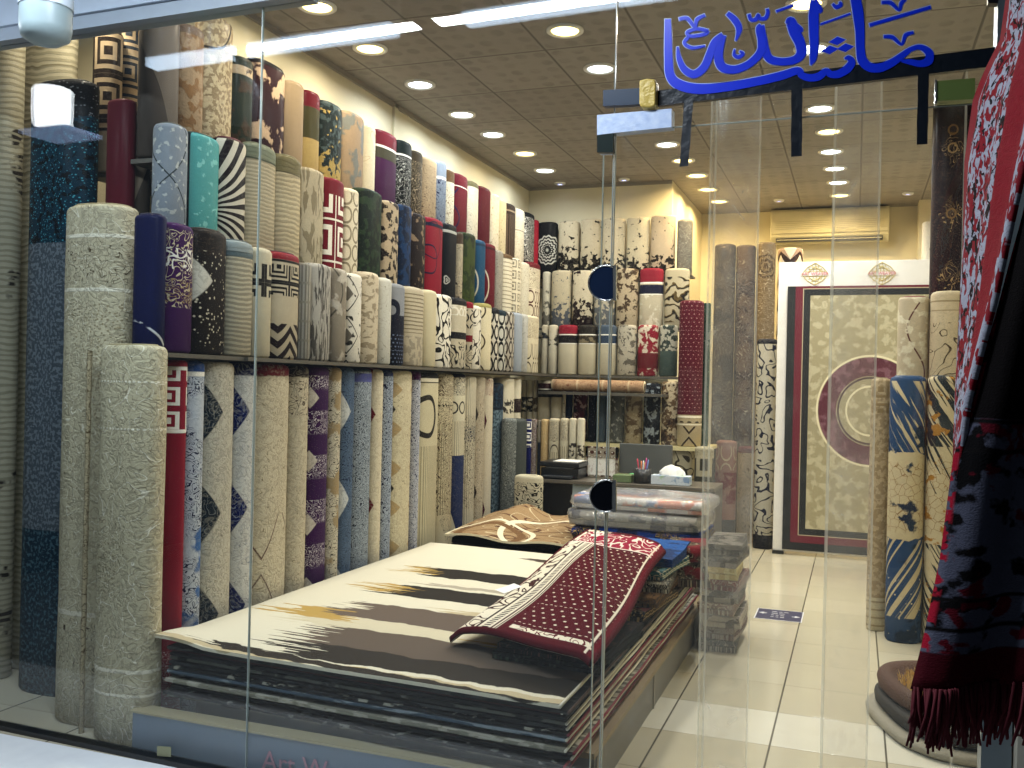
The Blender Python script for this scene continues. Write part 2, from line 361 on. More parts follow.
# ------------------------------------------------------------------ carpet rolls
def roll_mesh(c, z0, z1, rx, ry, rot=0.0, n=28, pw=2.4, bev=None, lump=.0):
    """upright rolled carpet: spiral section, rounded mouth, hollow core; u=0 faces the camera, v = metres from the top"""
    bev = bev or min(.03, min(rx, ry)*.45); H = z1-z0
    a0 = atan2(EYE.y-c[1], EYE.x-c[0]); sd = random.random()*50
    rm = (rx+ry)/2; rings = []
    lay = [(0, 1, None), (bev*.5, .0, None)]
    prof = [(z0, 1-.3*bev/rm), (z0+.012, 1.0)]
    k = max(2, int(H/.25)); prof += [(z0+.012+(H-bev-.012)*i/k, 1.0) for i in range(1, k+1)]
    prof += [(z1-bev*.62, 1-.08*bev/rm), (z1-bev*.25, 1-.32*bev/rm), (z1, 1-1.0*bev/rm), (z1-bev*.2, 1-1.5*bev/rm), (z1-.12, 1-1.7*bev/rm)]
    m_ = MB()
    def pt(j, s, z):
        t = 2*pi*j/n; ang = a0+pi+t              # seam at the far side
        ca, sa = cos(ang-rot), sin(ang-rot)
        rr = 1/((abs(ca)/rx)**pw+(abs(sa)/ry)**pw)**(1/pw)
        rr *= s
        rr += .006*(j/n)-.003
        if lump: rr += lump*mnoise.noise(Vector((cos(ang)*2, sin(ang)*2, z*3+sd)))
        return (c[0]+rr*cos(ang), c[1]+rr*sin(ang), z)
    P = [[pt(j, s, z) for j in range(n+1)] for z, s in prof]
    per = 2*pi*rm; vs = []; acc = 0
    for i, (z, s) in enumerate(prof): vs.append(z1-z)
    m_.grid(P, lambda i, j: ((j/n-.5)*per, max(vs[i], 0)))
    # seam step closing strip, and the core plug
    for i in range(len(P)-1): m_.face([P[i][0], P[i][n], P[i+1][n], P[i+1][0]], [(0, vs[i])]*4)
    m_.face(P[-1][:n], [(0, .1)]*n); m_.face(P[0][:n][::-1], [(0, H)]*n)
    return m_, P, per
BIND = {}
def carpet_roll(c, z0, z1, rx, ry, mat, label, group, bind=None, rot=0.0, n=28, lump=.0, name='carpet_roll'):
    m_, P, per = roll_mesh(c, z0, z1, rx, ry, rot, n, lump=lump)
    for i in range(len(m_.v)): m_.v[i] = (m_.v[i][0]-c[0], m_.v[i][1]-c[1], m_.v[i][2]-z0)
    o = m_.build(name, mat, None, True); o.location = (c[0], c[1], z0)
    tag(o, label, 'carpet roll', group)
    if bind:
        b = MB(); ring = P[-3][:n]; b.tube([Vector(p)-Vector((c[0], c[1], z0)) for p in ring]+[Vector(ring[0])-Vector((c[0], c[1], z0))], .0045, 5, False)
        b.build('binding', plain('binding', bind, .7), o, True)
    return o
# ---- reusable pattern layer lists
def cap(c, w=.09, line='white', lw=.012): return [(c, ('band', -1, w))]+([(line, ('band', w, w+lw))] if line else [])
def B(a, b): return ('band', a, b)
def row_on_X(plane, x0, y0, items, zb, rx, group, where, rymin=.045, rymax=.17, amin=None):
    p = onX(x0, y0, plane); a = p.y - .0
    # start of the row: back off by the roll thickness seen obliquely
    al = atan2(-plane, p.y); a = p.y - rx/tan(al)
    a = max(a, amin or (3.32 if zb == 0 else 3.15))
    for it in items:
        xr, yt, base, layers, label = it[:5]; emb = it[5] if len(it) > 5 else .25; bind = it[6] if len(it) > 6 else None
        e = onX(xr, yt, plane); al = atan2(-plane, e.y); k = rx/tan(al); E = e.y-a
        ry = (E*E-k*k)/(2*E) if E > 1e-3 else rymin
        ry = max(rymin, min(rymax, ry)); yc = a+ry
        z1 = min(e.z, 1.572) if zb == 0 and e.y < 8.6 else e.z
        mat = rugmat(base, layers, emb, wrap=.25)
        carpet_roll((plane, yc, 0), zb, z1, rx, ry*.985, mat, label+where, group, bind)
        a = yc+ry
    return a
# layer shorthands (colours are the carpets' own)
R4 = [
 (111,33,'beige',[('dkbrown',('key',.20,5.0,1.1),B(.0,.5))],'beige roll with dark brown maze pattern, leftmost',.1),
 (145,27,'beige',[('slate',('key',.19,6.0,1.0),B(.0,.62))],'beige roll with dark concentric key squares',.1),
 (179,22,'#4d4640',[('#6f665c',('diag',2.5,.35))],'glossy taupe brown roll with one paler corner',.05),
 (203,36,'tan',[('#8b6b46',('blotch',16,.52)),('taupe',('band',-1,.05))],'light brown roll with faint leaves',.3),
 (232,30,'#a08b66',[('#c7b58c',('blotch',34,.5)),('dkbrown',('ring',-.02,.0,.17,.006))],'mottled gold beige roll with thin dark arc',.3),
 (252,66,'#2c3526',[('beige',B(.055,.10)),('#4b3a26',('blotch',10,.55))],'dark green and brown roll with beige cross band',.1),
 (284,75,'#36101a',[('#c9ad8c',('blotch',7.5,.56)),('#171217',B(-1,.03))],'dark maroon roll with large cream petals',.1),
 (303,90,'#a18c6c',[],'plain camel brown roll',.1),
 (319,99,'maroon',[('#4d4b2b',B(.10,.28)),('#b59d55',B(.28,1))],'roll fading from maroon through olive to gold',.1),
 (341,112,'#1c2b2a',[('#4b5a5c',('blotch',26,.54)),('#b39b45',('fade',20,.28,.5,.35))],'dark green roll flecked grey with gold foot',.2),
 (363,122,'#a58e70',[('#7f817d',('blotch',6,.56))],'tan roll with soft grey clouds',.1),
 (375,132,'cream',[('#b39c7e',('dam',5,.10,10))],'cream marbled roll with fine veins',.1),
 (396,141,'#4c1d4a',[('#4d4a37',B(.1,.19)),('maroon',B(-1,.105)),('white',B(.105,.12))],'maroon topped roll with white line and purple foot',.05),
 (411,148,'#17191b',[('ltgrey',('dam',16,.34),B(.12,2)),('dkgreen',B(-1,.1)),('white',B(.1,.112))],'dark green topped roll with black and silver damask',.1),
 (422,157,'#4b4230',[('beige',('dam',18,.25),B(.08,2))],'olive brown roll with beige scrolls',.1),
 (436,165,'#b19a74',[('#5b4630',('dam',15,.25),B(.06,2))],'tan roll with brown scroll bands',.1),
 (446,167,'#8792a0',[('navy',('dam',16,.35),B(.14,2)),('white',B(.12,.14))],'pale blue grey topped roll with navy scrolls',.1),
 (454,175,'cream',[('#7a5f40',('dam',15,.22),B(.12,2)),('#6a5132',B(-1,.1))],'brown topped cream damask roll',.1),
 (467,181,'maroon',[('navy',('sine',.03,22,.006),B(.12,2)),('white',B(.1,.107))],'maroon roll with navy ribbon',.05),
 (478,187,'cream',[('#8d8f80',('dam',12,.18),B(.07,2)),('#6b6647',B(-1,.05))],'cream roll with grey leaves and olive top',.1),
 (490,193,'#5d0d20',[],'plain dark maroon roll',.05),
 (499,199,'cream',[('#8d7a5a',('dam',14,.15))],'cream roll with faint floral lines',.2),
 (506,205,'#cbbd96',[('#8d7a5a',('spk',40,.2))],'cream roll flecked tan',.2),
 (515,209,'#43352a',[('#a08d72',B(.06,.075)),('#6d5b49',('vs',.03,.4),B(.1,2))],'dark brown roll with pale cross line',.1),
 (524,214,'cream',[('#8f8c80',('dam',14,.15)),('#6f6f66',B(.2,.207))],'white cream roll with thin grey line',.2),
 (534,218,'#17181a',[('white',('dam',20,.42),B(.05,2))],'black and white damask roll',.1),
 (538,223,'red',[],'narrow bright red roll',.05),
]
R3 = [
 (128,103,'#5c0e24',[],'plain wine red roll',.04),
 (151,118,'#4a423a',[('#877a69',('diag',-3.2,.42)),('#2d2825',B(-1,.03))],'dark taupe roll with pale diagonal corner',.05),
 (187,132,'#87909a',[('#2e3a3c',('sine',.10,9.5,.004,.9)),('#2e3a3c',('sine',-.10,9.5,.004,.9)),('#b4b8b4',('blotch',30,.6))],'silver grey roll with thin crossing dark lines',.1,'#4b4b40'),
 (218,144,'#3f9f9d',[('#151b22',('not','gu',-.03)),('#74bfba',('blotch',20,.6),('gu',-.03))],'roll half black and half turquoise',.05,'#1f3b35'),
 (245,147,'#c8c1ad',[('#1f1416',('rays',30,-.12,.36)),('#43101d',B(-1,.012))],'cream roll with black sunburst rays',.1,'#5a1526'),
 (275,154,'#b9ae90',[('#a49a7c',('hs',.02,.5,.04)),('#4f5848',B(.075,.085)),('sage',B(-1,.075))],'ribbed cream roll with sage green top',.05,'#5d614a'),
 (300,164,'#c3b692',[('#ab9f7e',('hs',.025,.5,.05)),('#77704f',B(-1,.09)),('#5f5a40',B(.09,.098))],'ribbed cream roll with olive top',.05,'#5d5a3a'),
 (323,176,'#b8ad90',[('#8e846c',('streak',30,9,.53))],'beige roll with distressed grey scratches',.2),
 (343,185,'#7a1028',[('white',('key',.21,4.2,1.15,.05),B(.1,.55))],'wine red roll with white geometric key',.02),
 (358,194,'cream',[('#938a75',('oval',.09,.11,.22)),('#d9cfb4',B(-1,.03))],'cream roll with grey chain ovals',.1),
 (381,197,'#16261a',[('#2f432b',('blotch',18,.52))],'dark forest green mottled roll',.2),
 (398,207,'#b3a182',[('#241a17',('blotch',16,.53))],'beige roll with black ragged flowers',.2),
 (411,210,'#1d3f66',[('#12233d',('blotch',14,.5))],'deep blue marbled roll',.2),
 (425,219,'#2a1e1a',[('#8d7961',('blotch',18,.58))],'dark brown roll with taupe blossoms',.2),
 (442,224,'#8e1230',[('#1d1b3d',('ring',.0,.30,.10,.006)),('#1d1b3d',B(.04,.065)),('#1d1b3d',('ring',.05,.16,.13,.004))],'red roll with navy circle and band',.02),
 (456,229,'#0e1119',[('ltgrey',B(.05,.07)),('ltgrey',('med',.02,.42,.035,.02,3))],'black roll with silver band',.02),
 (463,236,'#b8ab8d',[('#3a2f27',('dam',18,.3),B(.1,2)),('#4c3a2b',B(-1,.09))],'narrow brown topped cream scroll roll',.1),
 (475,238,'#2e3b17',[('#1d2a16',B(.03,.06)),('#43501f',('blotch',8,.5))],'olive green roll',.05),
 (485,244,'#1c5270',[('#123a54',B(.03,.05)),('#c5c0ac',('ring',-.18,.35,.2,.006))],'teal blue roll with pale arc',.05),
 (495,248,'#6b0f25',[('#d3c5ab',('ring',-.2,.35,.23,.006)),('#4a0c1c',B(.03,.05))],'crimson roll with pale curved line',.05),
 (503,254,'#a39c8c',[('#6c665a',('dam',16,.2))],'grey beige scroll roll',.2),
 (512,258,'cream',[('#a59b83',('hs',.035,.25)),('#6b553b',B(-1,.04))],'white ribbed roll with brown top',.05),
 (521,262,'cream',[('#8f897a',('key',.1,4,1))],'cream roll with pale grey lattice',.1),
 (529,266,'#cfc8b2',[('#8f897a',('dam',14,.12))],'off-white roll with faint scrolls',.1),
 (543,268,'cream',[('#3f2524',('dam',24,.35),B(.06,.24)),('maroon',B(-1,.055)),('#5a2a2a',('oval',.09,.13,.2),B(.25,2))],'maroon topped roll with ornate ovals',.1),
]
R2 = [
 (166,219,'#12194a',[('#2a3776',('spk',60,.12)),('#d8d8d8',('ring',-.1,.62,.18,.004),('blotch',12,.5))],'deep navy blue roll with faint white arc',.05,'#0c1030'),
 (192,229,'#451057',[('#cfc29a',('dam',13,.35),B(.03,.36)),('white',B(.11,.2),('dam',8,.55)),('#a98f4d',('dam',16,.35),B(.24,.34))],'purple roll with cream and gold ornaments',.1),
 (225,236,'#241c17',[('#d2cdbd',('diam',.46,.46,.36,.11),B(.06,.7)),('#d8cdb0',('spk',46,.24),('not','diam',.46,.46,.37,.11),B(.10,.8)),('#4a3b2d',('dam',18,.3),B(-1,.12))],'dark brown leopard print roll with cream lace diamond',.3,'#2d241c'),
 (252,246,'#b9b197',[('#99927c',('hs',.022,.5,.04)),('#5f6e72',B(-1,.08)),('#8f9a9a',B(.0,.055))],'cream ribbed roll with silver blue top',.05,'#394243'),
 (271,252,'#c1b89c',[('#2a2622',('key',.17,5,1.0,.04),B(.08,.24))],'cream roll with thin black key frieze',.05),
 (298,258,'#bdb195',[('#1d1b1b',('key',.155,7,1.0),B(.065,.22)),('#2a1c1e',('chev',.075,.2,2.2),B(.36,2)),('#8b1229',B(-1,.04)),('#111',B(.04,.052))],'red topped beige roll with black Greek key squares',.05,'#3a0f18'),
 (310,266,'#a39f92',[('#7e7a70',('vs',.016,.5)),('#8c887c',('hs',.1,.12))],'grey roll with fine vertical pinstripes',.05),
 (330,268,'#aeaaa0',[('#5f5c57',('streak',70,9,.52))],'silver grey roll with dark broken streaks',.05),
 (346,272,'#8f8779',[('#5d574e',('sine',.07,12,.006)),('#b8b1a2',('blotch',8,.55))],'taupe satin roll with curved lines',.1),
 (361,277,'#d5d0c2',[('#211f20',('dline',.2,.24,.02)),('#34332f',('blotch',16,.62)),('#716c62',('diam',.2,.24,.18))],'white roll with black geometric lines',.1),
 (378,276,'#c4b79c',[('#9b8d72',('streak',20,34,.56))],'warm beige distressed roll',.15),
 (391,281,'#c3c1b5',[('#8e8c80',('dam',10,.08))],'pale silver roll',.1),
 (404,287,'#8a8d92',[('#10162c',('ring',.0,.17,.05,.02)),('#10162c',B(.2,.8)),('#7b86a0',('dot',.03,.2),B(.32,.6)),('#8a8d92',B(-1,.03))],'grey roll with navy eye motif',.05),
 (423,291,'#b5aa8f',[('#857a62',('hs',.025,.3,.01),B(.03,.3)),('#9a907a',('blotch',20,.52),B(.32,2))],'beige ribbed roll with ringed upper half',.05),
 (436,293,'#c3b894',[],'plain ivory beige roll',.05),
 (451,298,'#ddd6c3',[('#161414',('dam',5,.45,22))],'white roll with bold black baroque scrolls',.05),
 (466,301,'#bfb59a',[('#15141a',B(-1,.055)),('#ddd6c3',B(.06,.13),('oval',.08,.07,.3)),('#15141a',B(.25,.3)),('#1b1a1b',('dam',5.5,.35),B(.32,2))],'black topped beige roll with white chain',.05),
 (473,304,'#b9ae93',[('#8b1229',B(-1,.05)),('#1b1a1b',('oval',.08,.08,.2),B(.06,.2)),('#7a1024',B(.25,.3)),('#1b1a1b',('dam',6,.35),B(.32,2))],'narrow red topped roll with black chain',.05),
 (481,308,'#d8d0bb',[('#3b3530',('dam',6,.35)),('#d8d0bb',B(-1,.03))],'white roll with brown grey flourishes',.05),
 (491,306,'#d3c7a3',[('#4d4030',('sine',.035,26,.008)),('#9c9142',B(-1,.035))],'cream roll with mustard top and brown tendrils',.05),
 (499,310,'#ccc4b0',[('#141416',('oval',.07,.13,.3)),('#17181c',B(-1,.05))],'black topped roll with black oval chain',.05),
 (506,312,'#c7c3b4',[('#101318',('oval',.07,.13,.3,.03)),('#14303a',B(-1,.05))],'dark teal topped roll with black oval chain',.05),
 (514,314,'#b3aa98',[('#4c443c',('oval',.07,.12,.3))],'grey brown roll with ring chain',.05),
 (522,315,'#cdc8b8',[('#141c2c',('diag',-2.5,.06),B(-1,.1)),('#98a0a8',('diag',2,.5))],'white roll with navy corner top',.05),
 (528,316,'#b4b2a8',[('#88867d',('dam',14,.2))],'light grey scroll roll',.1),
 (541,319,'#c9be9f',[('#6d5b43',('dam',18,.3),B(.02,.2)),('#3e2d24',('oval',.08,.2,.12),B(.25,2))],'tan damask roll with thin brown ovals',.1),
]
R1 = [
 (184,349,'#8d1230',[('white',('key',.105,4,1.0,.0),B(.04,.3)),('white',B(.03,.045)),('white',B(.30,.315)),('#d8b9b9',('dam',24,.3),B(1.25,2))],'red roll with white square key medallion',.02),
 (204,351,'#b9c0c8',[('#17224a',('dam',20,.38),('blotch',4,.42)),('#3f6ba0',('blotch',5,.6)),('#2c4f84',B(-1,.05)),('white',B(.05,.07))],'pale blue roll with navy lace',.3),
 (233,355,'#c2bca9',[('#26323d',('diam',.34,.46,.30,.03)),('#55687a',('diam',.34,.46,.28,.03),('dam',12,.25)),('#8f8a7c',('dam',12,.12))],'cream plush roll with large slate grey diamonds',.6,'#20262d'),
 (256,356,'#c6c6c0',[('#121f5c',('diam',.32,.46,.30,.03)),('#5f78ad',('diam',.32,.46,.28,.03),('dam',12,.22)),('#8f949c',('dam',12,.12)),('#131c4d',B(-1,.06))],'white plush roll with royal navy diamonds',.6,'#101740'),
 (288,358,'#cabfa2',[('#54101c',('diag',-1.5,.46),('not','diag',-1.5,.62),('dam',9,.5)),('#54101c',('dline',.30,.5,.012),B(.75,1.2)),('#8f8468',('dam',11,.10)),('#6f0f22',('wband',-1,.06,20,.03))],'cream embossed roll with maroon top and crimson leaves',.6,'#3f0a15'),
 (308,361,'#c6bb9f',[('#2a2019',('diag',-1.6,.44),('not','diag',-1.6,.60),('dam',9,.5)),('#8f8468',('dam',11,.10)),('#4b3a2a',('dam',14,.3),B(.08,.26)),('#2a1e17',('wband',-1,.06,20,.03))],'cream embossed roll with dark brown top and leaves',.6,'#1d1510'),
 (328,363,'#40104f',[('#c9c2c4',('dam',20,.4),('hs',.24,.5)),('#c4bcae',('diam',.3,.34,.17)),('#40104f',B(-1,.05))],'purple roll with silver filigree diamonds',.3,'#2a0a33'),
 (341,366,'#c9c0a8',[('#3d352b',('dam',18,.3)),('#a58f62',('blotch',6,.58))],'cream and gold leopard scroll roll',.3),
 (354,367,'#5c6f86',[('#c3c6c4',('diam',.3,.5,.26)),('#1e2d4c',('dam',16,.3),('not','diam',.3,.5,.27))],'steel blue roll with silver diamonds',.4,'#2b3950'),
 (371,368,'#9aa5ae',[('#1b2438',('dam',22,.42)),('#5a5f9a',B(.03,.08)),('#39434f',B(-1,.02))],'blue grey damask roll with lilac badge band',.3),
 (383,368,'#cdc2a6',[('#6d1122',('diam',.3,.55,.27,.04)),('#6f0f22',('diag',-3,.08),B(-1,.2))],'cream roll with crimson diamonds',.5,'#5c0e20'),
 (393,369,'#9fa9b5',[('#141f45',('dam',22,.4)),('#182657',B(-1,.04))],'navy topped blue scroll roll',.3),
 (411,370,'#c9be9c',[('#0f0f11',('diam',.34,.5,.14,.04)),('#ae9560',('diam',.34,.25,.30,.04)),('#8f8468',('dam',11,.10))],'gold cream roll with small black diamonds',.5,'#3c1c20'),
 (419,371,'#b4b6bd',[('#5b1c4f',('diam',.3,.5,.2,.1)),('#22335c',('dam',22,.35)),('#4d1348',B(-1,.06))],'purple topped blue and white roll',.3),
 (438,373,'#c2b895',[('#98906f',('vs',.02,.4),B(.5,2)),('#2b2823',('ring',.06,.30,.13,.018),B(.1,.45)),('#e3dcc4',B(.04,.065)),('#17191c',B(-1,.04)),('#2b2823',B(.065,.072))],'black topped cream fluted roll with scroll capital',.1),
 (453,374,'#c0b491',[('#968d6c',('vs',.018,.4),B(.35,1)),('#5b4733',('dam',22,.35),B(.02,.16)),('#17150f',('dot',.03,.3),B(.21,.24)),('#4a3a2c',('diag',2.2,1.0),('dam',18,.4))],'beige fluted roll with brown damask top',.1),
 (465,374,'#c6bea2',[('#9a937a',('vs',.018,.4),B(.35,1)),('#161b2e',('dam',24,.45),B(.02,.16)),('#26345a',('diag',3,1.0),B(.6,2)),('#12151f',('oval',.1,.1,.2),B(.2,.3)),('#10142a',B(-1,.03))],'navy topped fluted cream roll',.1),
 (476,376,'#c3baa0',[('#9a937a',('vs',.018,.4)),('#4d4133',('dam',18,.3),B(.3,1)),('#1d2a45',B(.38,.5),('dam',14,.5))],'cream fluted roll with navy diamond',.1),
 (485,376,'#b6aa90',[('#6e6048',('dam',24,.3)),('#2e2a26',('diam',.2,.6,.2))],'grey tan damask roll with charcoal diamond',.1),
 (493,377,'#c4b99f',[('#4f0f2a',('diam',.2,.7,.22)),('#7a1228',('dam',22,.4),B(-1,.15))],'crimson topped cream roll with plum diamonds',.1),
 (503,383,'#6b7d87',[('#41525c',('blotch',40,.5)),('#101d2e',B(-1,.22)),('#1d3c50',B(-1,.2),('blotch',30,.55))],'blue grey plush roll with midnight top',.2),
 (514,378,'#c9c0a6',[('#3a3632',('blotch',22,.52),B(.18,.3))],'cream roll with dark speckled foot',.1),
 (521,378,'#c9c0a6',[('#2b1214',('blotch',10,.45),B(.18,.3))],'narrow cream roll with black plum foot',.1),
]
G1 = 'upright carpet rolls in the floor row along the left wall'
G2 = 'upright carpet rolls on the lower shelf of the left wall'
G3 = 'upright carpet rolls on the middle shelf of the left wall'
G4 = 'upright carpet rolls on the top shelf of the left wall'
row_on_X(-3.47, 80, 33, R4[:2], 2.48, .07, G4, ', top row of the left wall', rymin=.06, amin=3.62)
row_on_X(-3.03, 145, 27, R4[2:], 2.48, .063, G4, ', top row of the left wall', amin=3.42)
row_on_X(-3.18, 94, 103, R3[:2], 1.98, .07, G3, ', third row up the left wall', amin=3.42)
row_on_X(-2.90, 151, 118, R3[2:], 1.98, .063, G3, ', third row up the left wall', amin=3.38)
row_on_X(-2.77, 132, 219, R2, 1.60, .07, G2, ', second row up the left wall')
row_on_X(-2.80, 160, 349, R1, .0, .085, G1, ', floor row by the left wall')
SHELF = plain('shelf_board', '#4a463d', .5)
def shelf(nm, a, b, label, grp='shelf boards of the shop'):
    o = boxo(nm, a, b, SHELF); tag(o, label, 'shelf', grp); return o
def lshelf(boxes, label):
    m_ = MB()
    for a_, b_ in boxes: m_.box(a_, b_)
    return tag(m_.build('wall_shelf', SHELF, weld=False), label, 'shelf', 'shelf boards of the shop')
lshelf([((WX, 4.1, 2.455), (-2.955, 8.98, 2.475)), ((-3.54, 3.64, 2.455), (-3.33, 4.085, 2.475)), ((-3.33, 3.66, 2.455), (-2.955, 4.1, 2.475)), ((-3.10, 3.44, 2.455), (-2.965, 3.66, 2.475))], 'long board under the top row of rolls on the left wall')
lshelf([((WX, 3.62, 1.955), (-2.825, 8.98, 1.975)), ((-3.22, 3.47, 1.955), (-3.13, 4.08, 1.975))], 'long board under the third row of rolls on the left wall')
lshelf([((WX, 3.75, 1.58), (-2.67, 8.60, 1.598)), ((-2.85, 3.13, 1.58), (-2.69, 3.76, 1.598))], 'long board under the second row of rolls on the left wall')

# back wall rows
def row_on_Y(plane, items, zb, group, where, bot=None):
    for it in items:
        xl, xr, yt, base, layers, label = it[:6]; emb = it[6] if len(it) > 6 else .2
        a = onY(xl, yt, plane); b = onY(xr, yt, plane); r = (b.x-a.x)/2*.985
        ryy = min(r, .062)
        z0 = zb
        if len(it) > 7 and it[7] is not None: z0 = onY(xl, it[7], plane).z
        carpet_roll(((a.x+b.x)/2, plane+(.0), 0), z0, a.z, r, ryy, rugmat(base, layers, emb, wrap=.25), label+where, group)
BA = [
 (537.5,558,223,'#c0beb2',[('#17181b',('not','med',.0,.28,.145,.032,14)),('#17181b',('ring',0,.28,.035,.008))],'black roll with large white lace medallion',.02),
 (559,580,222,'#c3b89c',[('#17130f',('fade',22,.12,.5,.22))],'beige roll with black flecks rising from the foot'),
 (581,602,220,'#bfb396',[('#0f0d0d',('fade',18,.2,.5,.26))],'sand roll with dense black splashes'),
 (603,626,219,'#c3b89c',[('#17130f',('fade',26,.28,.52,.22))],'pale beige roll with few dark flecks'),
 (627,650,218,'#c7bb9c',[('#1b1512',('fade',24,.3,.52,.25))],'light sand roll with dark splashes near its foot'),
 (651,676,216,'#c0ad8e',[('#17130f',('fade',24,.34,.52,.25))],'tallest beige pink roll with dark flecks'),
 (677.5,693,220,'#7c776d',[('#aaa598',('dam',14,.3))],'grey damask roll at the right end'),
]
BB = [
 (543,551,272,'#c3bda6',[('#6d6a60',('fade',22,.25,.5,.2))],'narrow ivory roll'),
 (552,572,271,'#b9ae90',[('#5a6068',('fade',26,.25,.5,.25))],'beige roll with grey blue splashes'),
 (573,594,271,'#c3b89c',[('#241218',('fade',20,.22,.5,.3))],'cream roll with plum black splashes'),
 (595,616,271,'#b9b098',[('#6b6f72',('fade',22,.2,.5,.25))],'cream roll with silver splashes'),
 (617,639,269,'#b5a484',[('#4d3b28',('blotch',16,.53))],'tan roll with brown distressed flowers'),
 (640,664,269,'#bdb398',[('#d5cdb5',('blotch',12,.55)),('#141a3a',B(.155,.24)),('#8a1330',B(-1,.13)),('white',B(.13,.145)),('white',B(.24,.25))],'roll with crimson and navy bands over cream',.05),
 (665,690,269,'#b5a988',[('#26211a',('hs',.085,.38,.35),B(.08,.5)),('#6b5a34',('hs',.085,.15,.35),B(.08,.5))],'beige roll with dark tiger stripes',.05),
]
BC = [
 (542,548.5,325,'#b5ad95',[('#222a33',B(.06,.13),('blotch',20,.5))],'narrow roll with slate band'),
 (549,558,325,'#c0b8a0',[('#3a3632',B(.1,.2),('blotch',20,.5))],'slim cream roll with dark patch'),
 (559,578,325,'#bfb69a',[('#8a1330',B(-1,.09)),('white',B(.09,.1)),('#181218',B(.1,.175)),('white',B(.175,.182))],'roll with crimson then black bands over cream',.1),
 (579,597,325,'#b9b093',[('#2a2620',B(-1,.09)),('white',B(.09,.1)),('#3c362b',B(.1,.175)),('#7d735c',B(.1,.175),('blotch',20,.5)),('white',B(.175,.182))],'roll with black and olive bands over cream',.1),
 (598,617,325,'#b5ad92',[('#4b5866',B(-1,.09)),('white',B(.09,.1)),('#38475a',B(.1,.175)),('white',B(.175,.182))],'roll with blue grey bands over cream',.1),
 (618,637,325,'#b0a894',[('#6a645a',('blotch',18,.55))],'pale roll with grey distress'),
 (638,659,325,'#8a1a30',[('#cbbfa8',('blotch',14,.52)),('#6d0f20',B(.26,.4))],'crimson roll with cream blossoms'),
 (660,678,325,'#b0ab98',[('#3a453f',('blotch',18,.52)),('#4a5a55',B(.24,.5))],'pale roll with grey green moss pattern'),
]
BD = [
 (566,573,381,'#1c2c44',[],'thin navy blue roll',.1,441),
 (574,588,382,'#4a1020',[('#a58a86',('blotch',22,.56)),('#15101a',('fade',18,.1,.5,.25))],'dark maroon flowered roll',.1),
 (589,597,382,'#161b28',[('#7f7f86',('spk',50,.2))],'slim black navy roll'),
 (598,607,382,'#54616b',[],'blue grey slim roll'),
 (608,625,381,'#5a5c58',[('#a3a398',('blotch',18,.6))],'charcoal grey mottled roll'),
 (626,643,382,'#a89877',[('#6d5a40',('blotch',18,.52)),('#c0b394',('spk',30,.2))],'tan speckled roll'),
 (644,661,383,'#151b26',[('#9aa4ab',('blotch',18,.56))],'black navy roll with white splashes'),
 (662,680,381,'#bfae8c',[('#3b2417',('blotch',9,.55)),('#6d5538',('blotch',24,.55))],'cream roll with dark brown blot'),
]
row_on_Y(8.93, BA, 2.55, 'upright carpet rolls in the top row of the back wall', ', top row of the back wall')
row_on_Y(8.80, BB, 2.05, 'upright carpet rolls in the second row of the back wall', ', second row of the back wall')
row_on_Y(8.67, BC, 1.60, 'upright carpet rolls in the third row of the back wall', ', third row of the back wall')
row_on_Y(8.60, BD, .98, 'upright carpet rolls on the shelf behind the desk', ', on the shelf behind the desk')
shelf('wall_shelf', (-2.9, 8.86, 2.53), (CX+.24, 9.03, 2.548), 'board under the top row of the back wall')
shelf('wall_shelf', (-2.9, 8.73, 2.03), (CX+.22, 9.03, 2.048), 'board under the second row of the back wall')
shelf('wall_shelf', (-2.9, 8.61, 1.578), (CX+.16, 9.03, 1.598), 'board under the third row of the back wall')
LS = boxo('wall_shelf', (-2.62, 8.40, .945), (CX+.48, 9.03, .978), plain('pale_shelf', '#c9bd8c', .4)); tag(LS, 'pale yellow edged shelf above the desk', 'shelf', 'shelf boards of the shop')
# far corner: two low rows of cream rolls
CF = [
 (522,527,380,'#c4bca4',[('#2b2a28',('blotch',20,.48),B(.16,.3))],'slim cream roll with charcoal foot'),
 (527.5,533,380,'#c9c1a8',[('#1f2126',('blotch',20,.48),B(.16,.3))],'slim cream roll with black foot'),
 (533.5,538,380,'#bcb39a',[('#5b5040',('blotch',20,.48),B(.16,.3))],'slim cream roll with brown foot'),
 (538.5,551,380,'#bfb69d',[('#3f0e20',B(.03,.08)),('white',B(.08,.09)),('#15161f',B(.09,.16))],'cream roll with plum and black bands'),
 (551.5,562.5,380,'#b9b199',[('#5d6468',B(.03,.08)),('white',B(.08,.09)),('#14161c',B(.09,.16))],'cream roll with grey and black bands'),
 (563,566,381,'#c4bca4',[('#33302b',('spk',30,.15))],'very slim speckled white roll'),
]
row_on_Y(8.52, CF, 1.12, 'small rolls in the far left corner', ', upper corner group', None)
shelf('wall_shelf', (-3.13, 8.44, 1.10), (-2.45, 8.6, 1.118), 'short board in the far left corner')
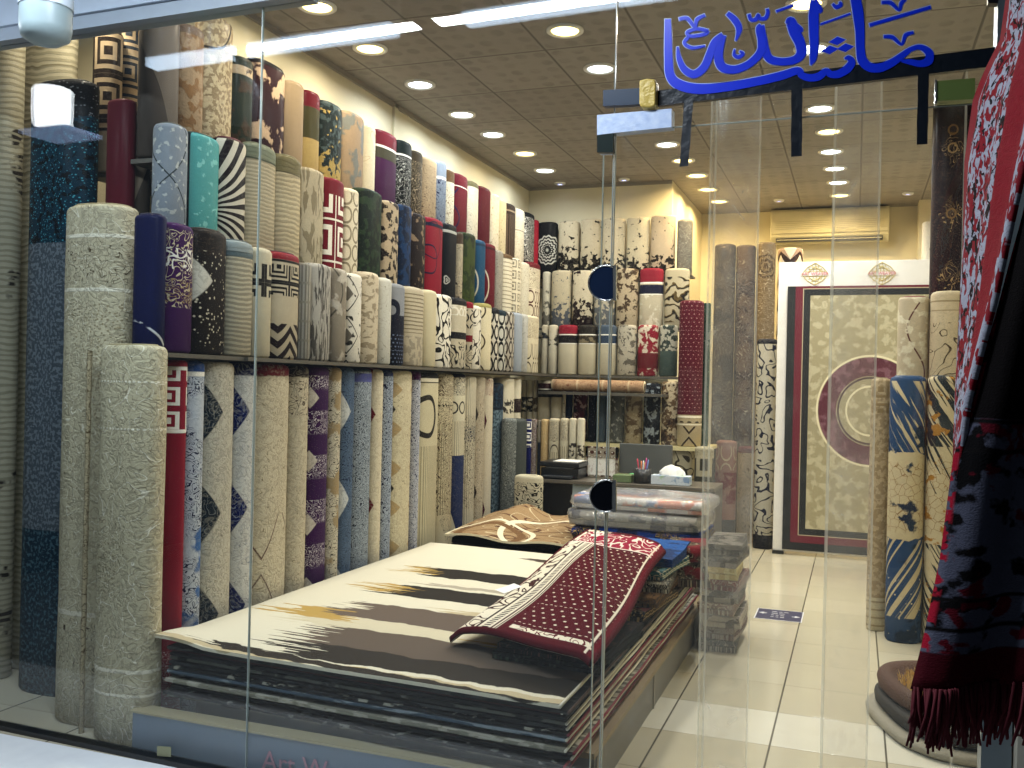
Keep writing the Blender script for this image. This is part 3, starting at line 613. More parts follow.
CE = [
 (531,537,419,'#a3948c',[('#6d2036',('dam',26,.35)),('#e3dcc8',('dam',20,.2))],'roll with pink and plum filigree'),
 (538,541,420,'#3a4250',[('#a8a08c',B(.0,.2))],'sliver of a blue grey roll'),
 (541.5,549,419,'#c2a366',[('#d6bf8c',('dam',18,.3))],'golden beige roll'),
 (549.5,560,418,'#bdb294',[('#5a4a38',('dam',26,.4),B(.03,.2)),('#33291f',('oval',.1,.22,.1),B(.2,.7)),('#9a9070',('vs',.02,.4),B(.3,2))],'cream roll with brown capital and ovals'),
 (560.5,569,418,'#c2b799',[('#5a4a38',('dam',26,.4),B(.03,.2)),('#9a9070',('vs',.02,.4),B(.25,2))],'fluted cream roll with brown damask head'),
 (569.5,577,418,'#c6bda2',[('#3b3632',('blotch',26,.5),B(.22,.35))],'cream roll with spotted waist'),
 (577.5,585,418,'#cfc6ab',[('#4d443a',('blotch',26,.5),B(.24,.35))],'ivory roll with dark spots low down'),
]
row_on_Y(8.15, CE, .0, 'rolls standing in front of the far left corner', ', standing in front of the far left corner')
def solo(xl, xr, yt, Y, base, layers, label, zb=0.0, emb=.2, bind=None, ry=None, wrap=.25, n=28, lump=0, grp='single rolls standing on the floor'):
    zb = zb or 0
    a = onY(xl, yt, Y); b = onY(xr, yt, Y); r = (b.x-a.x)/2
    return carpet_roll(((a.x+b.x)/2, Y, 0), zb, a.z, r, ry or r, rugmat(base, layers, emb, wrap=wrap), label, grp, bind, n=n, lump=lump)
solo(502.5,526,418,7.30,'#6b6f6c',[('#b5b8ac',('dam',26,.35)),('#50544f',('gu',.02))],'thick grey mottled plush roll standing beside the desk', emb=.4, grp=None)
solo(525.5,531.5,419,7.75,'#121c5a',[('white',('key',.1,4,1),B(.02,.24))],'royal blue roll with white key top beside the thick grey roll', grp=None)
solo(515,543,474,7.09,'#bfb699',[('#17140f',('dam',9,.46),B(.055,2))],'short cream drum shaped roll with black scrollwork in front of the desk', grp=None, ry=.075)

# recess and right side rolls
solo(680,704,301,8.55,'#5c0e24',[('#b88a86',('dot',.045,.12)),('#b3a27c',B(1.02,2)),('#3d3024',('dline',.2,.24,.05),B(1.12,1.3)),('#201b16',('dot',.07,.3),B(1.05,1.09)),('#201b16',('dot',.07,.3),B(1.34,1.38)),('#efe6cc',B(1.03,1.045)),('#efe6cc',B(1.10,1.11)),('#efe6cc',B(1.32,1.33))],'tall maroon dotted roll with geometric beige foot', zb=.98, emb=.05, grp=None)
solo(703.5,711,303,8.7,'#1e4436',[('#8f9a86',('dam',12,.1))],'slim dark green roll right of the tall maroon roll', grp=None)
RG = 'tall rolls in the back recess'
solo(715,736,245,9.9,'#4d443b',[('#857a6a',('dam',9,.22)),('#3f3a36',('blotch',4,.56))],'tall taupe floral roll, leftmost in the recess', emb=.4, grp=RG)
solo(736.5,756,246,9.95,'#5c4d43',[('#382a2c',('blotch',5,.52)),('#9a8f80',('dam',9,.15))],'tall taupe roll with plum shading in the recess', emb=.4, grp=RG)
solo(757,776,243,9.98,'#75664f',[('#4a3d2e',('med',.0,.25,.12,.05,8)),('#b0a48e',('dam',10,.2))],'tall fawn roll with large flower in the recess', emb=.3, grp=RG)
solo(778,803,249,10.3,'#a58b78',[('#3a2a26',('chev',.13,.2,1.4)),('#d8cbb4',('chev',.26,.2,1.4))],'roll with beige and brown chevrons behind the display rug', grp=RG)
solo(757,777.5,339,9.3,'#b5b1a2',[('#1c2440',('dam',4.5,.38,20)),('#141a2e',B(-1,.05)),('#141a2e',B(1.85,3))],'pale roll with large navy scrolls beside the display rug', grp=RG)
solo(738,756,446,9.58,'#a89a84',[('#6d6152',('dam',14,.3)),('#5a1526',B(-1,.06))],'short beige roll with crimson lip in the recess', grp=RG)
solo(716,737,440,9.3,'#8a6a62',[('#6d1a2a',B(.3,.6),('blotch',12,.45)),('#4b4f57',B(.75,3)),('#a3967c',('oval',.12,.2,.15),B(.05,.28))],'short plum and grey patterned roll in the recess', grp=RG)
solo(671,695,446,8.55,'#b5ab8b',[('#3a3226',('dam',3.5,.3,20))],'beige roll with dark baroque scrolls under the pale shelf', grp=None)
solo(695,714,446,8.35,'#aca283',[('#3f3d33',('key',.22,3,1.4),B(.1,.6)),('#6d664f',('dam',24,.3),B(.02,.08))],'beige roll with dark framed panel under the pale shelf', grp=None)
RR = 'rolls standing by the right wall'
solo(871,891,378,6.45,'#bfab84',[('#a8926a',('blotch',30,.5)),('#9a8560',('key',.14,4,1),B(.05,.22)),('#d0c3a2',B(1.38,1.7)),('#a89670',('hs',.05,.2),B(1.4,1.7))],'sand beige textured roll, leftmost of the three shorter ones at the right wall', emb=.3, bind='#8a7a58', grp=RR)
solo(890,926.5,376,6.25,'#2f4f75',[('#cbbb93',('wband',.46,.98,14,.10)),('#cbbb93',('bs',12,-5,30,18,.56),B(.03,.46)),('#cbbb93',('bs',12,7,30,-18,.55),B(.98,1.45)),('#d6c8a4',('spk',34,.16),B(1.2,1.6)),('#8a6423',('cell',22,.02),B(.52,.94)),('#20364f',('blotch',6,.60))],'denim blue roll with cream and gold streaks at the right wall', emb=.05, bind='#47617f', grp=RR)
solo(927,963,376,6.25,'#c6b791',[('#27313a',('bs',8,-3,20,14,.47),B(-1,.42)),('#27313a',('bs',8,-3,26,14,.54),B(.42,.7)),('#27313a',('bs',8,-3,24,16,.5),B(1.0,2)),('#a87a1e',('blotch',12,.60)),('#8a6423',('cell',22,.02),B(.5,.94))],'cream roll with charcoal and gold splashes at the right wall', emb=.05, bind='#3a4248', grp=RR)
solo(898,930,297,6.62,'#bcae90',[('#5e1524',('sine',.055,11,.005,2.4,.02)),('#d2c8ac',('blotch',9,.56)),('#7a1f30',B(-1,.008))],'tall beige roll with crimson wave line by the right wall', emb=.2, grp=RR)
solo(930.5,966,292,6.55,'#c0b08e',[('#4a3826',('dam',4.6,.16,18),B(.2,.8)),('#98886a',B(.06,.07)),('#98886a',B(.12,.125))],'tall cream roll with carved rose outline by the right wall', emb=.3, grp=RR)
solo(922,936,222,10.2,'#d8d5cc',[('#2a2a2a',('ring',.02,.28,.0,.012))],'white wrapped roll standing behind the display rug by the pier', zb=0, grp=RR)
solo(934,976,60,6.93,'#24101c',[('#b8965a',('dam',10,.22),('diam',.30,.42,.30)),('#b8965a',('ring',.0,.62,.03,.005)),('#8a6a3a',('ring',.0,.5,.03,.006)),('#8a6a3a',('ring',.0,1.05,.03,.006)),('#6a4a3a',('dam',16,.12))],'very tall dark plum roll with gold ornaments by the right wall', emb=.05, grp=RR, ry=.1)

# window side rolls (front left)
WG = 'rolls standing at the window on the left'
def roll_at(cx, w, yt, Y, z0, *a, **k): return solo(cx-w/2, cx+w/2, yt, Y, *a, zb=z0, grp=WG, **k)
roll_at(103,60,209,3.28,0,'#c6bc9c',[('#a3977a',('dam',9,.16),('blotch',5,.42)),('#e6dfc8',('dam',5,.07)),('#5d4c34',('dam',13,.16,20),B(.16,.34)),('#e8e1cb',B(.13,.145)),('#e8e1cb',B(.36,.375)),('#a39572',('spk',70,.32),('diag',2.2,.95),B(.42,1.0)),('#efe8d4',('diag',1.5,.95),('not','diag',1.5,1.0)),('#4d3d2a',('dam',12,.16),B(1.78,2.0)),('#dcd5bf',B(1.74,1.76))],'tall cream embossed roll with brown vine band at the window', emb=.8, bind='#9a8d6a', ry=.10, wrap=.15, n=40, lump=.006)
a = roll_at(135,57,345,3.17,0,'#c6bc9b',[('#a3977a',('dam',9,.16),('blotch',4,.46)),('#ebe4cf',('dam',5,.07)),('#ece5d0',('dot',.02,.3),B(.14,.155)),('#ece5d0',('dot',.02,.3),B(.34,.355)),('#9f9270',('spk',80,.32),('diag',-1.8,.8),B(.8,1.2)),('#efe8d4',('diag',-1.1,.62),('not','diag',-1.1,.66)),('#e8e1cc',B(1.32,1.335)),('#ebe4cf',B(1.42,1.43))],'cream embossed roll standing in front of the taller one at the window', emb=.8, bind='#a39672', ry=.085, wrap=.15, n=40, lump=.006)
e = onY(105, 350, 3.22); m_ = MB()
P = [[Vector((e.x-.0+.010*cos(t)+.002*sin(z*40), 3.135+.012*sin(t)-.0, z))-Vector(a.location) for t in [2*pi*k/10 for k in range(10)]] for z in [i*.05 for i in range(0, 33)]]
m_.grid(P, lambda i, j: (j*.006, i*.05), closed=True); m_.build('carpet_edge', rugmat('#b3a582', (('#6d5c42', ('dam', 16, .3)),), .5), a, True)
roll_at(66,60,88,3.50,.0,'#0c3a4c',[('#2fa3b4',('spk',75,.26)),('#05141c',('blotch',30,.55)),('#566069',B(.76,2.1)),('#7d8790',('blotch',50,.52),B(.76,2.1)),('#1f3a4a',B(2.1,3)),('#4f707d',('blotch',50,.55),B(2.1,3)),('#1e2126',B(-1,.17)),('#8a8f96',('spk',70,.22),B(-1,.17))],'tall sparkling teal and grey plush roll at the window', emb=.1, bind='#17191c', ry=.08, n=36)
roll_at(44,64,28,3.74,.0,'#b8b298',[('#a39d82',('hs',.03,.5,.06)),('#8f8970',('hs',.09,.08,.06))],'very tall ribbed ivory roll behind the teal roll at the window', emb=.05, ry=.07)
roll_at(5,32,40,3.55,.0,'#aaa48c',[('#3a332c',('blotch',5,.60)),('#938d74',('hs',.03,.4,.06))],'ribbed ivory roll with brown patches at the far left edge of the window', emb=.05, ry=.07)

# roll lying on its side
pa, pb = onY(556, 374, 8.52), onY(647, 375, 8.52)
z = 1.598+.058; m_ = MB(); n = 20; rr = .055
secs = []
L = pb.x-pa.x
for i in range(13):
    x = pa.x+L*i/12; secs.append([Vector((x-pa.x, rr*cos(2*pi*k/n)*1.05, rr*sin(2*pi*k/n)+0)) for k in range(n)])
m_.grid(secs, lambda i, j: (i/12*L, j/n*2*pi*rr), closed=True); m_.face(secs[0]); m_.face(secs[-1])
FR = empty('carpet_roll', (pa.x, 8.43, 1.50), 'rust and beige carpet roll lying on its side on the back shelves', 'carpet roll')
o = m_.build('carpet', rugmat('#b5946c', (('#6d2f22', ('dam', 20, .3)), ('#d8c49a', ('vs', .24, .04)), ('#d9cba6', ('band', .0, .06)))), None, True); o.parent = FR; o.location = (0, 0, 0)
m_ = MB()
for xx in (0.0, L):
    m_.tube([(xx-.004, 0, 0), (xx+.004, 0, 0)], .03, 16)
o = m_.build('core', plain('core', '#3a2c22', .9), None); o.parent = FR; o.location = (0, 0, 0)
shelf('wall_shelf', (-2.75, 8.30, 1.415), (CX+.1, 8.56, 1.44), 'narrow board holding the roll that lies on its side')

# ------------------------------------------------------------------ platform and flat stack
PZ = .185
GREY = plain('plinth_paint', '#6f6c66', .45)
PL = empty('display_plinth', (-1.75, 4.9, 0), 'low grey display plinth carrying the flat stack of rugs', 'plinth')
boxo('plinth_body', (-2.60, 3.34, 0), (-.86, 6.98, PZ-.02), GREY, PL)
boxo('plinth_top', (-2.62, 3.30, PZ-.02), (-.85, 6.98, PZ), plain('plinth_board', '#8c7a58', .5), PL)
for yy in (3.36, 4.4, 5.6, 6.8): boxo('joint_trim', (-.86, yy, 0), (-.853, yy+.012, PZ-.02), plain('joint', '#9b968a', .4), PL)
FB = empty('window_ledge_box', (-1.5, 3.12, 0), 'low blue grey box along the foot of the window', 'ledge box')
boxo('box_front', (-2.70, 3.075, 0), (-.80, 3.14, .150), plain('box_paint', '#5f7186', .35), FB, .003)
boxo('box_rim', (-2.71, 3.07, .150), (-.79, 3.15, .158), plain('box_rim', '#a29878', .4), FB)
# flat rugs, bottom to top
def flat_rug(x0, x1, y0, y1, z, t, mat, label, group, bind, seed, curl=0.0):
    nx, ny = 22, 34; rnd = random.Random(seed); ph = rnd.random()*9
    def zz(x, y):
        w = .0012*sin(x*5+1)+.001*sin(y*4+2)
        return z+w*0.6+curl*max(0, 1-((x-x0)**2+(y-y0)**2)/.06)
    def xy(i, j):
        x = x0+(x1-x0)*i/nx; y = y0+(y1-y0)*j/ny-.047*(x-x0)
        ex = .006*mnoise.noise(Vector((y*3, ph, 0))) if i in (0, nx) else 0
        ey = .008*mnoise.noise(Vector((x*3, ph, 5))) if j in (0, ny) else 0
        return x+ex, y+ey
    top = []; bot = []
    for j in range(ny+1):
        rt = []; rb = []
        for i in range(nx+1):
            x, y = xy(i, j); h = zz(x, y); rt.append((x, y, h+t)); rb.append((x, y, h))
        top.append(rt); bot.append(rb)
    m_ = MB(); uf = lambda i, j: (top[min(i, ny)][min(j, nx)][0]-x0, top[min(i, ny)][min(j, nx)][1]-y0+.047*(top[min(i, ny)][min(j, nx)][0]-x0))
    m_.grid(top, uf); m_.grid(bot, uf)
    ring = [(i, 0) for i in range(nx)]+[(nx, j) for j in range(ny)]+[(i, ny) for i in range(nx, 0, -1)]+[(0, j) for j in range(ny, 0, -1)]
    ring.append(ring[0])
    mid = [[bot[j][i] for i, j in ring], [top[j][i] for i, j in ring]]
    m_.grid(mid, lambda a, b: (mid[0][min(b, len(ring)-1)][0]-x0+.0, (mid[0][min(b, len(ring)-1)][1]-y0)*1.0+a*t))
    o = m_.build('flat_rug', mat, None, True); smooth_by_angle(o)
    o.modifiers.new('edge', 'EDGE_SPLIT').split_angle = radians(50)
    tag(o, label, 'rug', group)
    b = MB(); b.tube([(p[0]+.002, p[1], p[2]+t*.5) for p in [bot[j][nx] for j in range(ny+1)]], t*.52, 6); b.build('binding', plain('rug_binding', bind, .8), o, True)
    return o
stack = [  # bottom first: base, layers, edge binding, description
 ('#8e8b80', [('#4b4a46', ('blotch', 8, .55))], '#6d0f20', 'grey distressed rug, lowest of the flat stack'),
 ('#17181a', [('#8d8d85', ('blotch', 14, .62))], '#8a1a2c', 'black and silver rug, second from the bottom of the flat stack'),
 ('#2c2e33', [('#5a1226', ('blotch', 3, .62))], '#c9c2ae', 'charcoal rug with plum patch, third from the bottom of the flat stack'),
 ('#c8c3b0', [('#7c7a6e', ('streak', 6, 30, .5)), ('#3b2226', ('blotch', 2.2, .62))], '#7a1528', 'white and grey worn pattern rug low in the flat stack'),
 ('#b3ae9e', [('#8d8a7c', ('blotch', 12, .5))], '#d8d2be', 'pale stone grey rug in the lower half of the flat stack'),
 ('#141518', [('#5d5d5a', ('blotch', 20, .6))], '#8a1a2c', 'black speckled rug in the middle of the flat stack'),
 ('#4d5e6d', [('#8d98a0', ('streak', 5, 30, .5))], '#c9c2ae', 'steel blue rug in the middle of the flat stack'),
 ('#202225', [('#a8a698', ('blotch', 16, .6))], '#7a1528', 'black rug with white flecks in the middle of the flat stack'),
 ('#55585a', [('#2b2d30', ('streak', 5, 30, .5))], '#e0dac8', 'mid grey streaky rug in the upper half of the flat stack'),
 ('#77786f', [('#3b3c3c', ('blotch', 9, .52))], '#ded8c6', 'olive grey mottled rug in the upper half of the flat stack'),
 ('#2e2f31', [], '#26221f', 'plain charcoal rug, fourth from the top of the flat stack'),
 ('#4e0d1c', [], '#d8d2be', 'dark maroon rug, third from the top of the flat stack'),
 ('#232426', [('#4b4b48', ('streak', 5, 20, .55))], '#4a362c', 'near black rug directly under the top rug of the flat stack'),
]
SG = 'rugs lying flat in the big stack'
z = PZ+.001; zt = .405; t = (zt-z)/len(stack)
for i, (b_, ly, bd, lb) in enumerate(stack):
    rnd = random.Random(i+3)
    fx = .015*(i/len(stack)); ox = rnd.uniform(-.02, .02); oy = rnd.uniform(-.02, .03)
    flat_rug(-2.62+ox*.5, -.885-fx*1.5+ox, 3.18+oy, 5.85+oy, z+.003, t*.66, rugmat(b_, ly, .1), lb, SG, bd, i)
    z += t
# the top rug
def topmat():
    N = NT('top_rug'); uv = N.n('ShaderNodeUVMap'); sp = N.n('ShaderNodeSeparateXYZ'); N.put(sp.inputs[0], uv.outputs[0])
    U, V = sp.outputs[0], sp.outputs[1]; P = N.vec(U, V, 3.3)
    st = N.noise(N.vec(N.m('MULTIPLY', U, 3.5), N.m('MULTIPLY', V, 45.0), 1.1), 1.0, 2)
    st2 = N.noise(N.vec(N.m('MULTIPLY', U, 7.0), N.m('MULTIPLY', V, 5.0), 7.1), 1.0, 4)
    u = N.m('ADD', U, N.m('MULTIPLY', N.m('SUBTRACT', st, .5), .85)); v = N.m('ADD', V, N.m('MULTIPLY', N.m('SUBTRACT', st2, .5), .10))
    def patch(x0, x1, y0, y1, sk=0.0):
        vv = N.m('SUBTRACT', v, N.m('MULTIPLY', U, sk))
        a = N.m('MULTIPLY', N.step(u, x0-.004, x0+.004), N.step(u, x1+.004, x1-.004))
        return N.m('MULTIPLY', a, N.m('MULTIPLY', N.step(vv, y0-.003, y0+.003), N.step(vv, y1+.003, y1-.003)))
    c = hx('#d6cfb9')
    for (colh, x0, x1, y0, y1, sk) in (
        ('#b8a988', -1, 3, .0, .05, 0), ('#b99b4e', .5, 1.0, .02, .06, 0), ('#c9bfa4', .3, 3, .50, .78, 0), ('#b0904a', .15, .55, .62, .80, 0),
        ('#b0904a', 1.25, 1.5, .42, .60, 0), ('#574a40', .50, 3, .24, .54, 0), ('#17100c', .20, 3, .055, .12, -.07), ('#17100c', .55, 3, .08, .27, 0), ('#5e5046', .42, 3, .70, .98, 0),
        ('#b8a988', .9, 3, .98, 1.04, 0), ('#120d0b', .42, 2.2, 1.18, 1.42, 0), ('#b0904a', .30, .44, 1.22, 1.40, 0), ('#a39b8a', .5, 3, 1.46, 1.52, 0),
        ('#120d0b', .38, 2.2, 1.68, 1.92, 0), ('#b0904a', .28, .40, 1.72, 1.90, 0), ('#b0904a', 1.05, 1.3, 2.12, 2.20, 0), ('#3a2e28', .8, 1.6, 2.38, 2.46, 0)):
        c = N.mix(patch(x0, x1, y0, y1, sk), c, hx(colh))
    c = N.mix(N.m('MULTIPLY', N.noise(P, 80, 2), .15), c, hx('#8f8676'))
    N.bsdf(c, .9, N.noise(P, 300, 2), .4, .004, Specular_IOR_Level=.08); return N.mat
o = flat_rug(-2.66, -.915, 3.15, 5.82, .41, .014, topmat(), 'cream rug with dark brown and gold brush strokes on top of the flat stack', SG, '#d8d2be', 40, curl=.025)

# ------------------------------------------------------------------ folded rugs
def folded(name, c, sx, sy, h, rot, mat, label, group, layers=3, axis='y', wob=.01, seed=0, parent=None, sag=0.0, uvs=1.0):
    """a rug folded into layers; the round folds face the near side. c = centre of the base"""
    t = h/(layers*1.0); pts = []
    cl = []                                     # centre line of the fold in (s, z)
    for k in range(layers):
        zc = t*(k+.5); a, b = (-sy/2+t*.5, sy/2-t*.5)
        seg = [a+(b-a)*i/10 for i in range(11)]
        if k % 2: seg = seg[::-1]
        cl += [(s_, zc) for s_ in seg]
        if k < layers-1:
            e = seg[-1]; sg = 1 if e > 0 else -1
            for q in (30, 60, 90, 120, 150): cl.append((e+sg*t*.5*sin(radians(q)), zc+t*.5-t*.5*cos(radians(q))))
    th = t*.43; up = []; dn = []
    for i, p in enumerate(cl):
        q0 = Vector(cl[max(i-1, 0)]); q1 = Vector(cl[min(i+1, len(cl)-1)]); d = (q1-q0).normalized(); nrm = Vector((-d.y, d.x))
        up.append(Vector(p)+nrm*th); dn.append(Vector(p)-nrm*th)
    prof = up+dn[::-1]; nx = 14; acc = [0]
    for i in range(1, len(prof)): acc.append(acc[-1]+(prof[i]-prof[i-1]).length)
    acc.append(acc[-1]); rows = []
    for j in range(nx+1):
        x = -sx/2+sx*j/nx; row = []
        for p in prof:
            w = wob*mnoise.noise(Vector((x*4+seed, p.x*3, p.y*12)))
            zz = p.y+wob*.8*(mnoise.noise(Vector((x*3+seed, p.x*3, 9)))+.3)*(p.y/h) - sag*(2*x/sx)**2*(p.y/h)
            row.append(Vector((x+w*(1 if abs(x) > sx*.45 else .2), p.x+w, max(zz, .0))))
        rows.append(row)
    m_ = MB(); m_.grid(rows, lambda i, j: ((i/nx*sx)*uvs, acc[min(j, len(acc)-1)]*uvs), closed=True)
    for rw in (rows[0], rows[-1]):
        nn = len(up)
        for i in range(nn-1): m_.face([rw[i], rw[i+1], rw[len(rw)-2-i], rw[len(rw)-1-i]], [(0, 0), (.01, 0), (.01, .01), (0, .01)])
    o = m_.build(name, mat, parent, True)
    o.modifiers.new('edge', 'EDGE_SPLIT').split_angle = radians(60)
    o.location = c; o.rotation_euler = (0, 0, rot)
    if label: tag(o, label, 'rug', group)
    return o
# brown and beige swirl rug on black rugs, at the far end of the stack
z0 = .424
BG = 'rugs folded at the far end of the flat stack'
c1 = Vector((-2.05, 6.55, 0))
for k, (cc, lb) in enumerate((('#1a1b1f', 'black folded rug, bottom of the pile under the beige swirl rug'), ('#22232a', 'charcoal folded rug in the middle of the pile under the beige swirl rug'), ('#15161a', 'black folded rug directly under the beige swirl rug'))):
    folded('folded_rug', (-2.19+.01*k, 6.40, .19+.09*k), .78, .95, .085, -.02+.01*k, rugmat(cc, (), .1), lb, BG, 2, seed=k)
nx, ny = 26, 22; rows = []
for j in range(ny+1):
    r_ = []
    for i in range(nx+1):
        u, v = i/nx, j/ny; x = -2.60+.86*u; y = 5.90+.98*v-.06*u
        zz = .475+.085*math.exp(-((u-.32)**2/.03+(v-.8)**2/.3))+.012*sin(u*9)+.035*v+.02*math.exp(-((u-.75)/.2)**2)*v
        r_.append(Vector((x, y, zz)))
    rows.append(r_)
m_ = MB(); m_.grid(rows, lambda i, j: (.86*j/nx, .98*i/ny)); m_.grid([[p-Vector((0, 0, .014)) for p in r_] for r_ in rows])
swm = rugmat('#a38558', (('#6a4a33', ('dam', 1.9, .30, 26)), ('#c9b88e', ('dam', 2.3, .12, 22)), ('#e0d5b4', ('ring', .75, .30, .42, .02)), ('#e0d5b4', ('ring', .3, .1, .30, .018)), ('#7d5f3e', ('ring', .3, .1, .22, .03))), .05)
per = [rows[0], rows[-1], [r_[0] for r_ in rows], [r_[-1] for r_ in rows]]
for e in per: m_.grid([e, [p-Vector((0, 0, .014)) for p in e]])
o = m_.build('folded_rug', swm, None, True); o.modifiers.new('edge', 'EDGE_SPLIT').split_angle = radians(60)
tag(o, 'beige and brown swirl rug draped on black rugs behind the flat stack', 'rug', BG)

# red prayer rug, folded and draped over a pile
c_nl, c_nr, c_fr, c_fl = onZ(452, 628, .50), onZ(590, 655, .56), onZ(664, 545, .72), onZ(588, 530, .70)
def drape(u, v):
    p = (1-u)*(1-v)*c_nl+u*(1-v)*c_nr+u*v*c_fr+(1-u)*v*c_fl
    zz = p.z+.03*sin(pi*u)*(1-.3*v)+.006*sin(u*7+v*9)
    zz -= .03*max(0, 1-u/.10)**2*(1-v)
    if u > .92: zz -= .02*((u-.92)/.08)**2
    return Vector((p.x+.012*sin(v*6), p.y+.01*sin(u*8), zz))
W_ = (c_nr-c_nl).length; L_ = (c_fl-c_nl).length
def redmat():
    N = NT('prayer_rug_red'); uv = N.n('ShaderNodeUVMap'); sp = N.n('ShaderNodeSeparateXYZ'); N.put(sp.inputs[0], uv.outputs[0])
    U, V = sp.outputs[0], sp.outputs[1]; P = N.vec(U, V, 5.5)
    c = hx('#4a0714')
    def band(x, a, b): return N.m('MULTIPLY', N.step(x, a-.002, a+.002), N.step(x, b+.002, b-.002))
    dots = mask(N, U, V, P, ('dot', .06, .14)); fld = N.m('MULTIPLY', N.step(U, .30, .305), N.step(V, L_-.26, L_-.27))
    fld = N.m('MULTIPLY', fld, N.step(V, .09, .10))
    c = N.mix(N.m('MULTIPLY', dots, fld), c, hx('#d9cdb8'))
    # left ornate border
    def brd(x, w0):
        nonlocal c
        c = N.mix(band(x, w0+.0, w0+.30), c, hx('#dfd5bf'))
        cur = mask(N, N.m('SUBTRACT', x, w0), V, P, ('dam', 5.0, .44, 20))
        c = N.mix(N.m('MULTIPLY', cur, band(x, w0+.03, w0+.15)), c, hx('#3a1a17'))
        c = N.mix(band(x, w0+.15, w0+.165), c, hx('#2b1514'))
        tk = N.step(N.m('FRACT', N.m('DIVIDE', V, .022)), .55, .45)
        c = N.mix(N.m('MULTIPLY', tk, band(x, w0+.185, w0+.225)), c, hx('#2b1514'))
        c = N.mix(band(x, w0+.24, w0+.252), c, hx('#3a1016')); c = N.mix(band(x, w0+.275, w0+.31), c, hx('#4a0714')); c = N.mix(band(x, w0+.262, w0+.27), c, hx('#2b1514'))
    brd(U, -.01)
    c = N.mix(band(U, -.02, .022), c, hx('#5c0a1a'))
    # near end frame and far end ornate band
    e = mask(N, U, V, P, ('dam', 9, .4))
    nb = N.m('MULTIPLY', N.step(U, .31, .315), band(V, .045, .085)); c = N.mix(nb, c, hx('#dfd5bf')); c = N.mix(N.m('MULTIPLY', nb, e), c, hx('#5a0e1c'))
    fb = N.m('MULTIPLY', band(V, L_-.25, L_-.03), N.step(U, .05, .055)); c = N.mix(fb, c, hx('#8f1c38'))
    c = N.mix(N.m('MULTIPLY', fb, mask(N, U, V, P, ('dam', 5, .42))), c, hx('#e6d9cc'))
    c = N.mix(band(V, L_-.262, L_-.25), c, hx('#e6d9cc'))
    rb = N.step(U, W_-.02, W_-.015); c = N.mix(rb, c, hx('#5c0a1a')); c = N.mix(band(U, W_-.035, W_-.025), c, hx('#e0d6c2'))
    N.bsdf(c, .95, N.noise(P, 300, 2), .5, .004, Specular_IOR_Level=.08); return N.mat
nx, ny = 40, 50
top = [[drape(i/nx, j/ny) for i in range(nx+1)] for j in range(ny+1)]
lo = [[p-Vector((0, 0, .03)) for p in r_] for r_ in top]
m_ = MB(); m_.grid(top, lambda i, j: (W_*j/nx, L_*i/ny)); m_.grid(lo, lambda i, j: (W_*j/nx, L_*i/ny))
# rolled under edges (fold) round the near and right sides
def edge_fold(e, e2, out):
    secs = []
    for p, q in zip(e, e2):
        cc = (p+q)/2; sec = []
        for k in range(9):
            a = pi*k/8; sec.append(cc+Vector((0, 0, .015))*cos(a)+out*.016*sin(a))
        secs.append(sec)
    m_.grid(secs, lambda i, j: (W_-.02, .02+.004*j))
edge_fold(top[0], lo[0], (c_nl-c_fl).normalized()); edge_fold([r_[-1] for r_ in top], [r_[-1] for r_ in lo], (c_nr-c_nl).normalized())
edge_fold([r_[0] for r_ in top], [r_[0] for r_ in lo], (c_nl-c_nr).normalized()); edge_fold(top[-1], lo[-1], (c_fl-c_nl).normalized())
o = m_.build('folded_prayer_rug', redmat(), None, True)
tag(o, 'folded wine red dotted rug with cream ornamental border on the flat stack', 'rug', 'folded rugs heaped on the flat stack')
# sewn label and second rug layer
q = drape(.04, .35); m_ = MB(); m_.face([q+Vector((-.09, -.03, -.008)), q+Vector((-.02, -.10, -.004)), q+Vector((.03, .0, .012)), q+Vector((-.03, .06, .010))]); lb = m_.build('white_label', plain('label_paper', '#e6e6e2', .6), o); lb['label'] = 'white paper label'
HG = 'folded rugs heaped on the flat stack'
# pile beneath the red rug: front part
rc = (c_nl+c_nr+c_fr+c_fl)/4; ang = atan2((c_fl-c_nl).y, (c_fl-c_nl).x)-pi/2
fr_c = onZ(540, 667, .432)+Vector((-sin(ang), cos(ang), 0))*.31
specs = [('#101413', [('#3d4c3a', ('dam', 10, .3))], 'black folded rug with green filigree at the bottom of the heap under the red rug'),
         ('#16171c', [('#6b4a40', ('dam', 10, .2))], 'black folded rug with brown filigree under the red rug')]
for k, (b_, ly, lbl) in enumerate(specs):
    folded('folded_rug', (fr_c.x+.01*k, fr_c.y, .430+.034*k), .42, .60, .031, ang+.04*k, rugmat(b_, ly, .1), lbl, HG, 2, seed=k+20, wob=.004)
gc = onZ(612, 610, .45)
specs = [('#1d1412', [('#b99a55', ('dam', 16, .35)), ('#6d1526', ('blotch', 8, .6))], 'dark folded rug with gold scrolls low in the heap right of the red rug'),
         ('#7a5a28', [('#1d120e', ('dam', 14, .45))], 'golden brown folded rug in the heap right of the red rug'),
         ('#14181c', [('#c9bfa3', ('dam', 18, .35))], 'black folded rug with cream flowers in the heap right of the red rug'),
         ('#2b7a86', [('#e0d6b8', ('dam', 14, .4)), ('#0f2f3c', ('dam', 9, .2))], 'turquoise folded rug with cream scrolls in the heap right of the red rug'),
         ('#1b5a9a', [('#123a6a', ('blotch', 9, .5))], 'bright blue folded rug at the top of the heap right of the red rug')]
zz = .432
for k, (b_, ly, lbl) in enumerate(specs):
    h = .043
    folded('folded_rug', (gc.x+.02+.012*k, gc.y+.20+.10*k, zz), .36-.01*k, .60, h, ang+.1*(k % 3), rugmat(b_, ly, .15), lbl, HG, 3 if k % 2 else 2, seed=k+30, wob=.012); zz += h+.002
